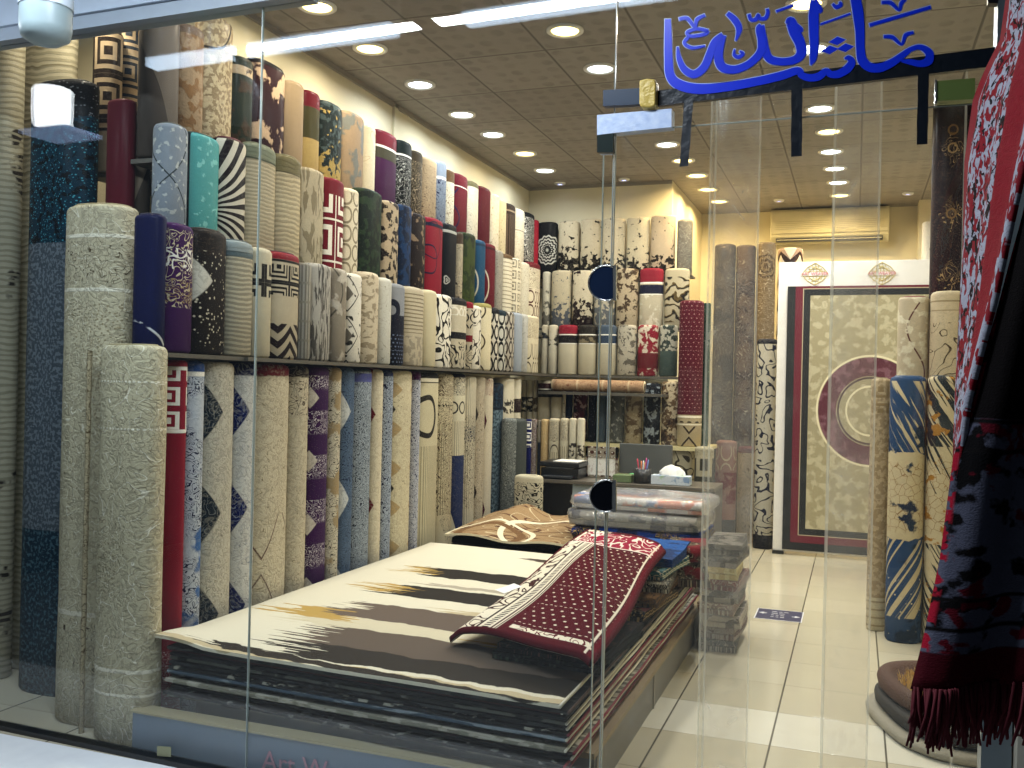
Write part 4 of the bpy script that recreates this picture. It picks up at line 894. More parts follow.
# maroon / dark floral rug falling on the right of the blue one
dc = onZ(680, 560, .60)
folded('folded_rug', (dc.x+.0, dc.y+.26, .432), .22, .34, .22, .15, rugmat('#2a1416', (('#b5a684', ('dam', 16, .3)), ('#7a1426', ('blotch', 7, .55))), .2), 'dark maroon rug with cream flecks folded high beside the blue rugs', HG, 5, seed=50, wob=.02)

# plastic wrapped pile
PW = clear('crinkled_plastic', haze=.22, hazec=(.8, .82, .85, 1), rough=.12, bump=(28, 1.0), gl=2.2)
wc = onZ(650, 500, .80)
wr = [('#8f8779', [('#5a5146', ('blotch', 9, .5))], 'beige rug in clear plastic, bottom of the wrapped pile', .13, .36),
      ('#1c4fa0', [('#0e2a5c', ('blotch', 7, .5)), ('#c9a94a', ('dam', 20, .3), ('vs', .9, .25)), ('#e0d8c0', ('vs', .9, .05))], 'royal blue rug with gold border in clear plastic, in the wrapped pile', .10, .0),
      ('#c8c4c0', [('#cf7a58', ('blotch', 4, .55)), ('#7a86a8', ('blotch', 5, .62))], 'pale grey and orange rug in clear plastic, top of the wrapped pile', .10, .0)]
zz = .195; WGp = 'plastic wrapped rugs piled behind the red rug'
bx, by = -1.33, 6.35
hts = [.16, .10, .11, .11, .09]
specs = [('#7f7568', [('#4a4038', ('blotch', 9, .5))], 'dull brown rug in clear plastic, lowest of the wrapped pile'),
         ('#6f7370', [('#3d4045', ('blotch', 9, .5))], 'grey rug in clear plastic, low in the wrapped pile'),
         ('#153f8a', [('#0b2350', ('blotch', 7, .5)), ('#c9a94a', ('dam', 14, .3), ('vs', .55, .3))], 'royal blue rug with gold border in the wrapped pile'),
         ('#a8a39a', [('#6a6a70', ('blotch', 7, .55))], 'silver grey rug in clear plastic, second from the top of the wrapped pile'),
         ('#cbc6c2', [('#cf7a58', ('blotch', 4, .54)), ('#7a86a8', ('blotch', 5, .6))], 'pale rug with orange clouds in clear plastic, top of the wrapped pile')]
for k, (b_, ly, lbl) in enumerate(specs):
    h = hts[k]; e = empty('wrapped_rug', (bx+(.012*(-1)**k), by, zz), lbl, 'rug', WGp)
    r = folded('rug', (0, 0, 0.004), .84, .60, h-.012, 0, rugmat(b_, ly, .1), None, None, 3, seed=60+k, wob=.012); r.parent = e
    if k == 2: zz += h+.004; continue
    m_ = MB(); n = 40; rows = []
    for zf, s in ((.0, .93), (.12, 1.0), (.35, 1.03), (.65, 1.03), (.9, 1.0), (1.0, .94), (1.03, .5), (1.03, .02)):
        rw = []
        for j in range(n):
            a = 2*pi*j/n; ca, sa = cos(a), sin(a); rr = 1/((abs(ca)/.45)**8+(abs(sa)/.325)**8)**(1/8)
            rr *= s*(1+.03*mnoise.noise(Vector((ca*6, sa*6, zf*9+k))))
            rw.append(Vector((rr*ca, rr*sa, h*zf*.98+.006*mnoise.noise(Vector((ca*5*s, sa*5*s, k))))))
        rows.append(rw)
    m_.grid(rows, closed=True); w = m_.build('plastic_wrap', PW, None, True); w.parent = e; w['label'] = 'crinkled clear plastic wrap'
    zz += h+.004
# aisle pile beside the plinth
AG = 'rugs folded in the aisle pile beside the plinth'
ac = onZ(712, 648, 0)
specs = [('#3a3f44', [('#9a948a', ('dam', 12, .4))], 'dark grey patterned rug, bottom of the aisle pile', .07),
         ('#9a8f84', [('#5a2a2e', ('dam', 12, .35))], 'beige rug with plum scrolls low in the aisle pile', .07),
         ('#b5ada2', [('#6d6660', ('blotch', 12, .5))], 'pale grey rug in the lower half of the aisle pile', .07),
         ('#8f7a72', [('#c9c0b2', ('dam', 12, .4))], 'dusty pink rug in the middle of the aisle pile', .07),
         ('#aaa59c', [('#54504c', ('blotch', 12, .52))], 'silver rug in the upper half of the aisle pile', .07),
         ('#7b3a40', [('#b5a89a', ('dam', 12, .4))], 'faded red rug near the top of the aisle pile', .06),
         ('#c9b768', [('#e3d89a', ('blotch', 30, .5))], 'shaggy pale yellow rug in the aisle pile', .07),
         ('#4c4742', [('#8b857c', ('blotch', 12, .5))], 'dark taupe rug over the yellow one in the aisle pile', .07),
         ('#77726b', [('#3b3733', ('blotch', 12, .5))], 'grey rug, topmost of the aisle pile', .07)]
zz = 0.002
for k, (b_, ly, lbl, h) in enumerate(specs):
    folded('folded_rug', (-.715+.012*(k % 3), 5.72, zz), .20, .50, h-.004, .03*(-1)**k, rugmat(b_, ly, .3), lbl, AG, 2, seed=80+k, wob=.015); zz += h
# ------------------------------------------------------------------ desk
DESK = empty('sales_desk', (-1.6, 7.75, 0), 'dark brown sales desk at the end of the rug platform', 'desk')
DM = plain('desk_wood', '#2a211c', .35)
x0 = onY(541, 500, 7.6).x; x1 = onY(716, 500, 7.6).x; DT = .72
boxo('desk_top', (x0, 7.5, DT-.03), (x1, 8.0, DT), plain('desk_top', '#5d564c', .3), DESK, .004)
boxo('side_panel', (x0, 7.52, 0), (x0+.03, 7.98, DT-.03), DM, DESK); boxo('side_panel', (x1-.03, 7.52, 0), (x1, 7.98, DT-.03), DM, DESK)
xm = onY(574, 500, 7.6).x; xn = onY(604, 500, 7.6).x
boxo('modesty_panel', (x0+.03, 7.55, .05), (xm, 7.57, DT-.03), plain('desk_black', '#131315', .25), DESK)
boxo('modesty_panel', (xm, 7.55, .05), (x1-.03, 7.57, DT-.03), plain('desk_white', '#a9b4b8', .4), DESK)
# printer
pp = onY(545, 476, 7.7); e = empty('printer', (pp.x, 7.7, DT), 'black low printer on the left end of the desk', 'printer'); w = onY(582, 476, 7.7).x-pp.x
BLK = plain('black_plastic', '#111317', .3)
zt_ = onY(560, 461, 7.7).z
boxo('body', (pp.x, 7.58, DT+.004), (pp.x+w, 7.92, zt_-.05), BLK, e, .008); boxo('scanner_lid', (pp.x-.01, 7.56, zt_-.04), (pp.x+w+.01, 7.94, zt_), BLK, e, .008)
boxo('paper_tray', (pp.x+.04, 7.50, DT+.012), (pp.x+w-.04, 7.58, DT+.03), plain('grey_plastic', '#2b2e33', .35), e, .003)
boxo('output_slot', (pp.x+.05, 7.585, zt_-.055), (pp.x+w-.05, 7.9, zt_-.04), plain('slot', '#8b8f95', .4), e)
o = boxo('paper_sheet', (pp.x+.10, 7.6, zt_+.001), (pp.x+w-.01, 7.85, zt_+.006), plain('paper', '#dcd9d0', .7)); tag(o, 'white paper lying on the black printer', 'paper')
# photo/certificate frame on easel
a, b = onY(586, 446, 7.85), onY(617, 500, 7.85); fz1, fz0 = a.z, DT+.004
e = empty('certificate_frame', (a.x, 7.85, fz0), 'framed white certificate with ornate top standing on the desk', 'picture frame')
fw = b.x-a.x; FM = plain('frame_wood', '#7d6f5c', .5)
m_ = MB(); m_.box((a.x, 7.84, fz0), (a.x+.02, 7.87, fz1)); m_.box((a.x+fw-.02, 7.84, fz0), (a.x+fw, 7.87, fz1)); m_.box((a.x, 7.84, fz1-.09), (a.x+fw, 7.87, fz1)); m_.box((a.x, 7.84, fz0), (a.x+fw, 7.87, fz0+.02)); m_.build('frame', rugmat('#9a8f7c', (('#5a3d33', ('dot', .06, .3)), ('#e0dccf', ('dot', .05, .12))), .0), e)
N = NT('certificate'); g = N.n('ShaderNodeNewGeometry').outputs['Position']; s_ = N.step(N.noise(g, 38, 3), .56, .6); N.bsdf(N.mix(N.m('MULTIPLY', s_, .5), hx('#e3e0d6'), hx('#b08f86')), .5)
boxo('sheet', (a.x+.02, 7.85, fz0+.02), (a.x+fw-.02, 7.86, fz1-.09), N.mat, e)
# grey monitor seen from behind
a, b = onY(620, 443, 7.95), onY(672, 478, 7.95)
e = empty('monitor', ((a.x+b.x)/2, 7.95, DT), 'grey back of a flat monitor on the desk', 'monitor')
boxo('screen_housing', (a.x, 7.93, b.z+.02), (b.x, 7.97, a.z), plain('monitor_grey', '#4c4e4c', .45), e, .006)
boxo('stand', ((a.x+b.x)/2-.04, 7.95, DT), ((a.x+b.x)/2+.04, 7.965, b.z+.04), BLK, e); boxo('foot', ((a.x+b.x)/2-.12, 7.86, DT+.001), ((a.x+b.x)/2+.12, 7.99, DT+.012), BLK, e)
# pen holder
a = onY(634, 470, 7.62); b = onY(651, 492, 7.62); cx = (a.x+b.x)/2; r = (b.x-a.x)/2; hz = a.z+.012
e = empty('pen_holder', (cx, 7.62, DT), 'dark mesh pen holder on the desk', 'pen holder')
m_ = MB(); m_.lathe((cx, 7.62, DT+.003), [(0, 0), (r, 0), (r, hz-DT), (r-.004, hz-DT), (r-.004, .01), (0, .01)], 20); m_.build('cup', plain('mesh_metal', '#3b3b3c', .35, .6), e, True)
for k, (dx, cc, h, nm) in enumerate(((-.035, '#c23a56', .09, 'crimson'), (-.012, '#d87a4a', .07, 'orange'), (.004, '#e0dfe6', .075, 'white'), (.02, '#c24a8a', .10, 'magenta'), (.034, '#7a8ad0', .085, 'light blue'), (.012, '#d8b04a', .06, 'yellow'))):
    m_ = MB(); m_.tube([(cx+dx*.5, 7.62, DT+.02), (cx+dx*1.3, 7.62+.01*(k % 2), hz+h*.8), (cx+dx*1.36, 7.62+.01*(k % 2), hz+h*.92)], [.006, .006, .002], 8)
    o = m_.build('pen', plain('pen_'+nm, cc, .35), None, True); tag(o, f'{nm} pen in the dark pen holder on the desk', 'pen', 'pens in the desk pen holder')
a = onY(615, 484, 7.6); o = boxo('green_notepad', (a.x-.01, 7.56, DT+.002), (a.x+.14, 7.7, DT+.06), plain('green_card', '#5c6d46', .6), None, .004); tag(o, 'stack of green notes left of the pen holder', 'notepad')
a = onY(629, 474, 7.66); o = boxo('glue_box', (a.x-.01, 7.71, DT+.002), (a.x+.05, 7.76, a.z), plain('green_plastic', '#5fae6a', .4), None, .004); tag(o, 'small bright green box behind the green notes', 'box')
# tissue box
a = onY(652, 474.5, 7.6); b = onY(690, 492, 7.6); e = empty('tissue_box', (a.x, 7.6, DT), 'white and pale blue tissue box on the desk', 'tissue box')
boxo('carton', (a.x, 7.56, DT+.002), (b.x, 7.68, a.z), rugmat('#cdd6e0', (('#8fa9c9', ('blotch', 9, .55)), ('#b5cfb5', ('blotch', 7, .6))), .0, rough=.4), e, .003)
m_ = MB(); cxx = (a.x+b.x)/2; rows = []
for i, (rr, z_) in enumerate(((.10, 0), (.085, .03), (.05, .06), (.02, .075), (.003, .08))):
    rows.append([Vector((cxx+rr*cos(2*pi*k/16)*(1+.25*sin(k*2.1+i)), 7.62+rr*.4*sin(2*pi*k/16)*(1+.3*sin(k*1.7)), a.z+z_+.008*sin(k*1.3+i))) for k in range(16)])
m_.grid(rows, closed=True); m_.build('tissue', plain('tissue_paper', '#eceae6', .8), e, True)

# ------------------------------------------------------------------ display rug board
Y0 = 9.04; a = onY(779, 262, Y0); lft = a.x; rgt = .90; ztop = onY(850, 261, Y0).z; zr = onY(850, 286, Y0).z
e = empty('display_rug_stand', (0, Y0, 0), 'large display rug with plum medallion hung on a white board', 'rug display')
WB = plain('white_board', '#dcd9d4', .5)
boxo('board', (lft, Y0, .03), (rgt, Y0+.04, ztop), WB, e, .004)
boxo('board_foot', (lft, Y0-.02, 0), (lft+.10, Y0+.10, .03), BLK, e); boxo('board_foot', (rgt-.1, Y0-.02, 0), (rgt, Y0+.10, .03), BLK, e)
def dispmat(x0, x1, z0, z1):
    N = NT('display_rug'); uv = N.n('ShaderNodeUVMap'); sp = N.n('ShaderNodeSeparateXYZ'); N.put(sp.inputs[0], uv.outputs[0]); X, Z = sp.outputs[0], sp.outputs[1]; P = N.vec(X, Z, 2.2)
    dx = N.m('MINIMUM', N.m('SUBTRACT', X, x0), N.m('SUBTRACT', x1, X)); dz = N.m('MINIMUM', N.m('SUBTRACT', Z, z0), N.m('SUBTRACT', z1+.115, Z)); d = N.m('MINIMUM', dx, dz)
    bl = N.step(N.noise(P, 14, 5), .50, .58)
    c = N.mix(N.m('MULTIPLY', bl, .8), hx('#958c6e'), hx('#b5ad90'))
    mx, mz = onY(870, 411, Y0).x, onY(870, 411, Y0).z
    ax = N.m('SUBTRACT', X, mx); az = N.m('MULTIPLY', N.m('SUBTRACT', Z, mz), .92); r = N.m('SQRT', N.m('ADD', N.m('MULTIPLY', ax, ax), N.m('MULTIPLY', az, az)))
    rin = N.m('MULTIPLY', N.step(r, .445, .435), N.step(r, .28, .29)); c = N.mix(rin, c, N.mix(bl, hx('#4f1a2a'), hx('#6d4350')))
    for rr in (.45, .27, .20): c = N.mix(N.step(N.m('ABSOLUTE', N.m('SUBTRACT', r, rr)), .010, .006), c, hx('#d8cfae' if rr != .27 else '#3a1a20'))
    vd = N.noise(P, 22, 3)
    for lim, col in ((.20, '#14171a'), (.142, '#b9af92'), (.136, '#5e1124'), (.07, '#14171a')):
        c = N.mix(N.step(d, lim+.002, lim-.002), c, N.mix(N.step(vd, .62, .70), hx(col), hx('#6b6f6f' if col == '#1c2024' else col)))
    N.bsdf(c, .85, N.noise(P, 200, 2), .4, .004); return N.mat
m_ = MB(); rx0, rz0 = onY(785.5, 400, Y0).x, .05; nx = 10
m_.grid([[(rx0+(rgt-.01-rx0)*i/nx, Y0-.016, z_) for i in range(nx+1)] for z_ in (rz0, (rz0+zr)/2, zr)], lambda i, j: (rx0+(rgt-.01-rx0)*j/nx, rz0+(zr-rz0)*i/2))
o = m_.build('hung_rug', dispmat(rx0, rgt-.01, rz0, zr), e); s_ = o.modifiers.new('thick', 'SOLIDIFY'); s_.thickness = .014; s_.offset = -1
def txt(body, size, loc, rot, mat, parent=None, name='lettering', ext=.001, align='CENTER'):
    cu = bpy.data.curves.new(name, 'FONT'); cu.body = body; cu.size = size; cu.align_x = align; cu.align_y = 'CENTER'; cu.extrude = ext
    t0 = bpy.data.objects.new(name, cu); me = bpy.data.meshes.new_from_object(t0); bpy.data.objects.remove(t0); me.materials.clear(); me.materials.append(mat)
    t_ = bpy.data.objects.new(name, me); COL.objects.link(t_)
    if parent: t_.parent = parent; t_.location = Vector(loc)-Vector(parent.location)
    else: t_.location = loc
    t_.rotation_euler = rot; return t_
GOLDL = plain('logo_gold', '#b5a468', .5); REDL = plain('logo_red', '#b8455a', .5)
for px in (815, 882):
    q = onY(px, 274 if px == 815 else 273.5, Y0); m_ = MB(); hw, hh = .115, .10
    for s1 in (1.0, .62):
        for k in range(4):
            a1, a2 = k*pi/2, (k+1)*pi/2
            p1 = Vector((q.x+hw*s1*cos(a1), Y0-.004, q.z+hh*s1*sin(a1))); p2 = Vector((q.x+hw*s1*cos(a2), Y0-.004, q.z+hh*s1*sin(a2)))
            m_.tube([p1, (p1+p2)/2+Vector(((p1.x+p2.x)/2-q.x, 0, (p1.z+p2.z)/2-q.z))*.18, p2], .004, 5)
    for k in range(-3, 4):
        w_ = hw*(1-abs(k)/4.0)
        m_.tube([(q.x+k*.026-.0, Y0-.003, q.z-hh*(1-abs(k)/4.2)), (q.x+k*.026+.02, Y0-.003, q.z), (q.x+k*.026, Y0-.003, q.z+hh*(1-abs(k)/4.2))], .0028, 4)
        m_.tube([(q.x-w_, Y0-.003, q.z+k*.022), (q.x+w_, Y0-.003, q.z+k*.022)], .0022, 4)
    m_.build('logo_diamond', GOLDL, e)
    boxo('logo_strip', (q.x-.125, Y0-.006, q.z-.016), (q.x+.125, Y0-.0015, q.z+.016), WB, e)
    txt('ART WEAVER', .038, (q.x, Y0-.008, q.z), (pi/2, 0, 0), REDL, e)

# ------------------------------------------------------------------ air conditioner
a, b = onY(771, 205, RY-.22), onY(889, 241, RY-.22)
e = empty('air_conditioner', ((a.x+b.x)/2, RY-.11, b.z), 'cream wall mounted split air conditioner on the recess wall', 'air conditioner')
ACM = plain('ac_plastic', '#d6cda6', .4); y0, y1 = RY-.23, RY-.005; zb, ztp = b.z+.005, min(a.z, CEIL-.02)
m_ = MB(); prof = [(y1, zb+.02), (y0+.07, zb), (y0+.012, zb+.07), (y0, zb+.14), (y0+.004, ztp-.03), (y0+.03, ztp), (y1, ztp)]
m_.grid([[Vector((x, yy, z_)) for (yy, z_) in prof] for x in (a.x, b.x)], closed=True)
m_.face([(a.x, yy, z_) for yy, z_ in prof]); m_.face([(b.x, yy, z_) for yy, z_ in prof][::-1]); o = m_.build('casing', ACM, e); bevel(o, .008)
boxo('air_outlet', (a.x+.06, y0-.002, zb+.015), (b.x-.06, y0+.05, zb+.055), plain('ac_dark', '#3c3a33', .5), e)
boxo('louver', (a.x+.07, y0-.014, zb+.03), (b.x-.07, y0-.004, zb+.036), ACM, e); boxo('front_seam', (a.x+.01, y0-.004, zb+.10), (b.x-.01, y0+.01, zb+.105), plain('ac_seam', '#a39b7c', .5), e)
m_ = MB()
for k in range(5): m_.box((a.x+.05, y0-.003, zb+.15+.02*k), (b.x-.05, y0+.004, zb+.156+.02*k))
m_.build('intake_grille', plain('ac_seam2', '#b8af8b', .5), e)

# ------------------------------------------------------------------ floor sticker and mats
q = onZ(779, 615, 0); e = empty('floor_sticker', (q.x, q.y, 0), 'navy floor sticker with white arrows in the aisle', 'floor sticker')
c4 = [onZ(757, 609, 0), onZ(804, 610.5, 0), onZ(803, 623, 0), onZ(753, 619, 0)]
cxm = (c4[0]+c4[1]+c4[2]+c4[3])/4; hw = (c4[1].x-c4[0].x)/2; hh = abs(c4[0].y-c4[3].y)/2
boxo('sticker_edge', (cxm.x-hw, cxm.y-hh, .0005), (cxm.x+hw, cxm.y+hh, .0015), plain('sticker_white', '#d0d0d6', .4), e)
boxo('sticker_sheet', (cxm.x-hw+.008, cxm.y-hh+.008, .0015), (cxm.x+hw-.008, cxm.y+hh-.008, .0022), plain('sticker_navy', '#25284f', .4), e)
m_ = MB()
for s_ in (-1, 1):
    x = cxm.x+s_*(hw-.05); yy = cxm.y-s_*.02
    m_.face([(x+s_*.035, yy, .003), (x, yy+.03, .003), (x, yy-.03, .003)]); m_.box((x-.02 if s_ > 0 else x, yy-.008, .0022), (x if s_ > 0 else x+.02, yy+.008, .003))
rr_ = random.Random(4)
for k in range(4):
    x = cxm.x-hw+.10
    while x < cxm.x+hw-.12:
        w = rr_.uniform(.015, .04); m_.box((x, cxm.y-.075+.05*k, .0022), (x+w, cxm.y-.063+.05*k, .003)); x += w+.012
m_.build('sticker_print', plain('sticker_white', '#d0d0d6', .4), e)
# round mats
MC = onZ(962, 730, 0); MG = 'rounded mats lying on the floor at the right'
def mat_ring(cx, cy, ax, ay, z0_, h, mat, label, fur=None, rot=.0):
    m_ = MB(); rows = []; n = 48
    for s, z_ in ((.96, 0), (1.0, .2), (1.01, .5), (1.0, .8), (.96, 1.0), (.88, 1.02), (.80, .9), (.74, .55), (.4, .45), (.01, .45)):
        row = []
        for k in range(n):
            t_ = 2*pi*k/n; x = ax*s*abs(cos(t_))**.75*(1 if cos(t_) > 0 else -1); y = ay*s*abs(sin(t_))**.75*(1 if sin(t_) > 0 else -1)
            w = .006*mnoise.noise(Vector((cos(t_)*4, sin(t_)*4, z_*3+z0_*20)))
            row.append(Vector(((x+w)*cos(rot)-(y+w)*sin(rot), (x+w)*sin(rot)+(y+w)*cos(rot), z_*h)))
        rows.append(row)
    m_.grid(rows, lambda i, j: (j*.02, i*.03), closed=True); m_.face(rows[0][::-1])
    o = m_.build('round_mat', mat, None, True); o.location = (cx, cy, z0_); tag(o, label, 'mat', MG)
    if fur:
        rn = random.Random(5); f = MB()
        for k in range(1500):
            t_ = rn.random()*2*pi; s = sqrt(rn.random())*.76; x, y = ax*s*cos(t_), ay*s*sin(t_); hh_ = rn.uniform(.02, .045); dx, dy = rn.uniform(-.02, .02), rn.uniform(-.02, .02)
            p = Vector((x*cos(rot)-y*sin(rot), x*sin(rot)+y*cos(rot), h*.45)); q_ = Vector((.003, .002, 0))
            f.face([p-q_, p+q_, p+Vector((dx, dy, hh_))])
        f.build('shaggy_pile', fur, o, weld=False)['kind'] = 'stuff'
    return o
mat_ring(MC.x, MC.y, .37, .46, .001, .045, plain('mat_grey', '#8d8778', .8, bump=(80, .4)), 'flat pale grey oval mat lowest in the pile by the entrance', rot=.3)
mat_ring(MC.x+.01, MC.y+.02, .345, .43, .048, .065, plain('mat_charcoal', '#25221f', .8, bump=(90, .5)), 'thick charcoal oval mat between the two others by the entrance', rot=.3)
mat_ring(MC.x-.03, MC.y+.06, .30, .36, .115, .075, plain('mat_brown', '#4d3226', .85, bump=(120, .8)), 'brown rimmed mat with shaggy yellow middle, topmost by the entrance', fur=plain('yellow_pile', '#d9b878', .8), rot=.3)

# ------------------------------------------------------------------ shop front
GLASS = clear('window_glass', tint=(.97, .985, .98, 1), haze=.004, hazec=(.6, .72, .85, 1), ior=1.5)
def pane(name, pts, mat, th=.010, kind='structure', label=None, parent=None, cat=None):
    m_ = MB(); f = [Vector(p) for p in pts]; b = [p+GN*th for p in f]; m_.face(f); m_.face(b[::-1])
    for i in range(len(f)): j = (i+1) % len(f); m_.face([f[i], b[i], b[j], f[j]])
    o = m_.build(name, mat, parent)
    if kind: o['kind'] = kind
    if label: o['label'] = label
    return o
HZ = onG(60, 37).z                          # underside of the header
def GX(x, z_, off=0): return Vector((x, GY-GS*x-off, z_))
xs = onG(256, 300).x; xd = onG(610, 300).x; xr = onG(996, 30).x
ONEG = 0.0
pane('window_1', [GX(-4.4, .02), GX(xs-.002, .02), GX(xs-.002, HZ), GX(-4.4, HZ)], GLASS)
pane('window_2', [GX(xs+.002, .02), GX(xd-.002, .02), GX(xd-.002, HZ), GX(xs+.002, HZ)], GLASS)
DTOP = onG(675, 127).z; DRZ = onG(937, 103).z
dz = (DTOP+DRZ)/2
pane('window_3', [GX(xd+.002, dz+.004), GX(xr, dz+.004), GX(xr, HZ+.35), GX(xd+.002, HZ+.35)], GLASS)
SIL = plain('silicone_edge', '#c3cbc8', .25, 0)
m_ = MB()
m_.box((xs-.0012, gY(xs)-.001, .02), (xs+.0012, gY(xs)+.011, HZ)); o = m_.build('trim_3', plain('glass_edge', '#9aa8a6', .2)); o['kind'] = 'structure'
m_ = MB(); m_.box((xd-.0012, gY(xd)-.001, .02), (xd+.0012, gY(xd)+.011, HZ+.35)); o = m_.build('trim_4', plain('glass_edge_bright', '#8f9a98', .2)); o['kind'] = 'structure'
# door
dr = empty('door_1', (xd, gY(xd), 0), kind='structure')
xdr = onG(937, 103).x
pane('door_leaf', [GX(xd+.006, .03), GX(xdr+.25, .03), GX(xdr+.25, dz-.004), GX(xd+.006, dz-.004)], GLASS, kind=None, parent=dr)
EDG = plain('door_edge', '#9aa39c', .15)
m_ = MB(); m_.box((xd+.005, gY(xd)-.001, .03), (xd+.007, gY(xd)+.012, dz-.004)); m_.build('glass_edge', EDG, dr)
m_ = MB(); pA, pB = GX(xd+.006, dz-.006), GX(xdr+.25, dz-.006); m_.tube([pA, pB], .0025, 5); m_.build('glass_edge', EDG, dr)
x597 = onG(597, 300).x
m_ = MB(); m_.box((x597-.0015, gY(x597)+.04, .03), (x597+.0015, gY(x597)+.052, dz)); o = m_.build('trim_5', EDG); o['kind'] = 'structure'
def plate(name, corners, mat, off, th, parent=None):
    m_ = MB(); f = [onG(x, y, off) for x, y in corners]; b = [p+GN*th for p in f]; m_.face(f); m_.face(b[::-1])
    for i in range(len(f)): j = (i+1) % len(f); m_.face([f[i], b[i], b[j], f[j]])
    return m_.build(name, mat, parent)
FILM = NT('peeling_blue_film'); g = FILM.n('ShaderNodeNewGeometry').outputs['Position']
FILM.bsdf(FILM.mix(FILM.noise(g, 40, 4), hx('#8fa9d6'), hx('#d8e2f2')), .45, FILM.noise(g, 90, 3), .5, .003)
plate('patch_fitting', [(597, 115), (671.5, 108.5), (671.5, 127), (612.5, 133), (612.5, 152), (597, 152)], FILM.mat, .018, .045, dr)
plate('patch_fitting', [(597, 152.3), (613, 152.3), (613, 133), (597, 135)], plain('dark_steel', '#26302e', .3, .6), .02, .02, dr)
GRN = plain('green_film', '#6d7f45', .3, .2)
plate('patch_fitting', [(936.5, 81), (975, 78), (975, 99), (936.5, 101)], GRN, .018, .045, dr)
plate('patch_rim', [(935, 80), (937, 80), (937, 103), (935, 103)], plain('steel', '#d0d0cc', .2, .9), .02, .05, dr)
# black mechanism and yellowed clip above the fitting
e = plate('hinge_block', [(603, 90), (640, 88), (640, 104), (603, 106)], plain('dark_blue_block', '#1c2e44', .35), .022, .03); tag(e, 'dark blue black hinge block above the pale door fitting', 'hinge')
e2 = plate('yellow_clip', [(639, 80), (647, 78), (655, 79), (656, 84), (655.5, 105), (650, 108), (641, 107), (639, 104)], plain('yellow_plastic', '#c9ac52', .4, bump=(60, .6)), .035, .05); bevel(e2, .006, 3); tag(e2, 'yellowed plastic clip on the curtain rail beside the hinge block', 'clip')
# rail of the strip curtain + tape tails
RAILM = plain('black_rail', '#0b131d', .35, bump=(30, .3))
e = empty('strip_curtain', onG(800, 80), 'clear plastic strip curtain hanging behind the door glass', 'strip curtain')
o = plate('rail', [(655, 91), (995, 47), (995, 66), (648, 107)], RAILM, .006, .02); 
o.parent = e; o.location = -Vector(e.location)
for k, (x0_, y0_, x1_, y1_, w_) in enumerate(((689, 99, 684, 167, 4.5), (797, 90, 796.5, 157, 5.5), (923.5, 74, 922, 145, 5.5))):
    m_ = MB(); rows = []
    for i in range(7):
        f = i/6; cx_, cy_ = x0_+(x1_-x0_)*f, y0_+(y1_-y0_)*f; ww = w_*(1+.05*sin(i*2))
        rows.append([onG(cx_-ww, cy_, .012+.008*f), onG(cx_+ww, cy_-.8, .012+.008*f)])
    m_.grid(rows); o = m_.build('tape_tail', RAILM, None); s_ = o.modifiers.new('t', 'SOLIDIFY'); s_.thickness = .003; o.parent = e; o.location = -Vector(e.location)
STRIP = clear('strip_pvc', tint=(.98, .98, .96, 1), haze=.012, hazec=(.85, .83, .76, 1), rough=.08, ior=1.4, scratch=.05, bump=(3, .25), gl=.6)
HAZY = clear('strip_pvc_worn', tint=(.93, .92, .88, 1), haze=.17, hazec=(.80, .79, .74, 1), rough=.12, ior=1.4, scratch=.16, bump=(4, .3), gl=.8)
EDGE = clear('strip_pvc_edge', tint=(.9, .92, .9, 1), haze=.30, hazec=(.95, .93, .86, 1), rough=.1, gl=1.0)
SY = 3.12
for k, (xa, xb) in enumerate(((616, 712), (707, 756), (757, 831), (832, 877), (878, 962))):
    m_ = MB(); rows = []; yy = SY+.012*(k % 2); A_ = onY(xa, 300, yy).x; B_ = onY(xb, 300, yy).x; n = 14
    for j in range(20):
        z_ = .06+(2.47-.06)*j/19
        rows.append([Vector((A_+(B_-A_)*i/n, yy+.012*cos(pi*i/n*2)+.004*sin(z_*3+k+i*.4), z_)) for i in range(n+1)])
    m_.grid(rows); o = m_.build('plastic_strip', HAZY if k in (1, 3) else STRIP, None, True); o.parent = e; o.location = -Vector(e.location)
    m_ = MB()
    for cidx in ((0, n) if k in (1, 3) else (n,)):
        for r0, r1 in zip(rows[:-1], rows[1:]):
            p, q = r0[cidx], r1[cidx]; w_ = Vector((.0035, 0, 0)); m_.face([p-w_, p+w_, q+w_, q-w_])
    o2 = m_.build('strip_edge', EDGE, None); o2.parent = o
# door handles: half discs
for k, (cx_, cy_, r_) in enumerate(((613, 283, 17.5), (613, 496, 16))):
    pts = [(cx_-7+r_*cos(t_), cy_-r_*sin(t_)) for t_ in [radians(66+228*i/20) for i in range(21)]]
    o = plate('door_handle', pts, plain('handle_navy' if k == 0 else 'handle_black', '#14233d' if k == 0 else '#05080f', .25, .3), .012, .012, dr)
    m_ = MB(); m_.tube([onG(x, y, .013) for x, y in pts], .003, 6); m_.build('handle_rim', plain('steel', '#d0d0cc', .2, .9), dr, True)
    plate('handle_plate', [(cx_-1, cy_-r_), (cx_+3, cy_-r_), (cx_+3, cy_+r_), (cx_-1, cy_+r_)], plain('steel', '#b8b8b2', .25, .9), .012, .01, dr)
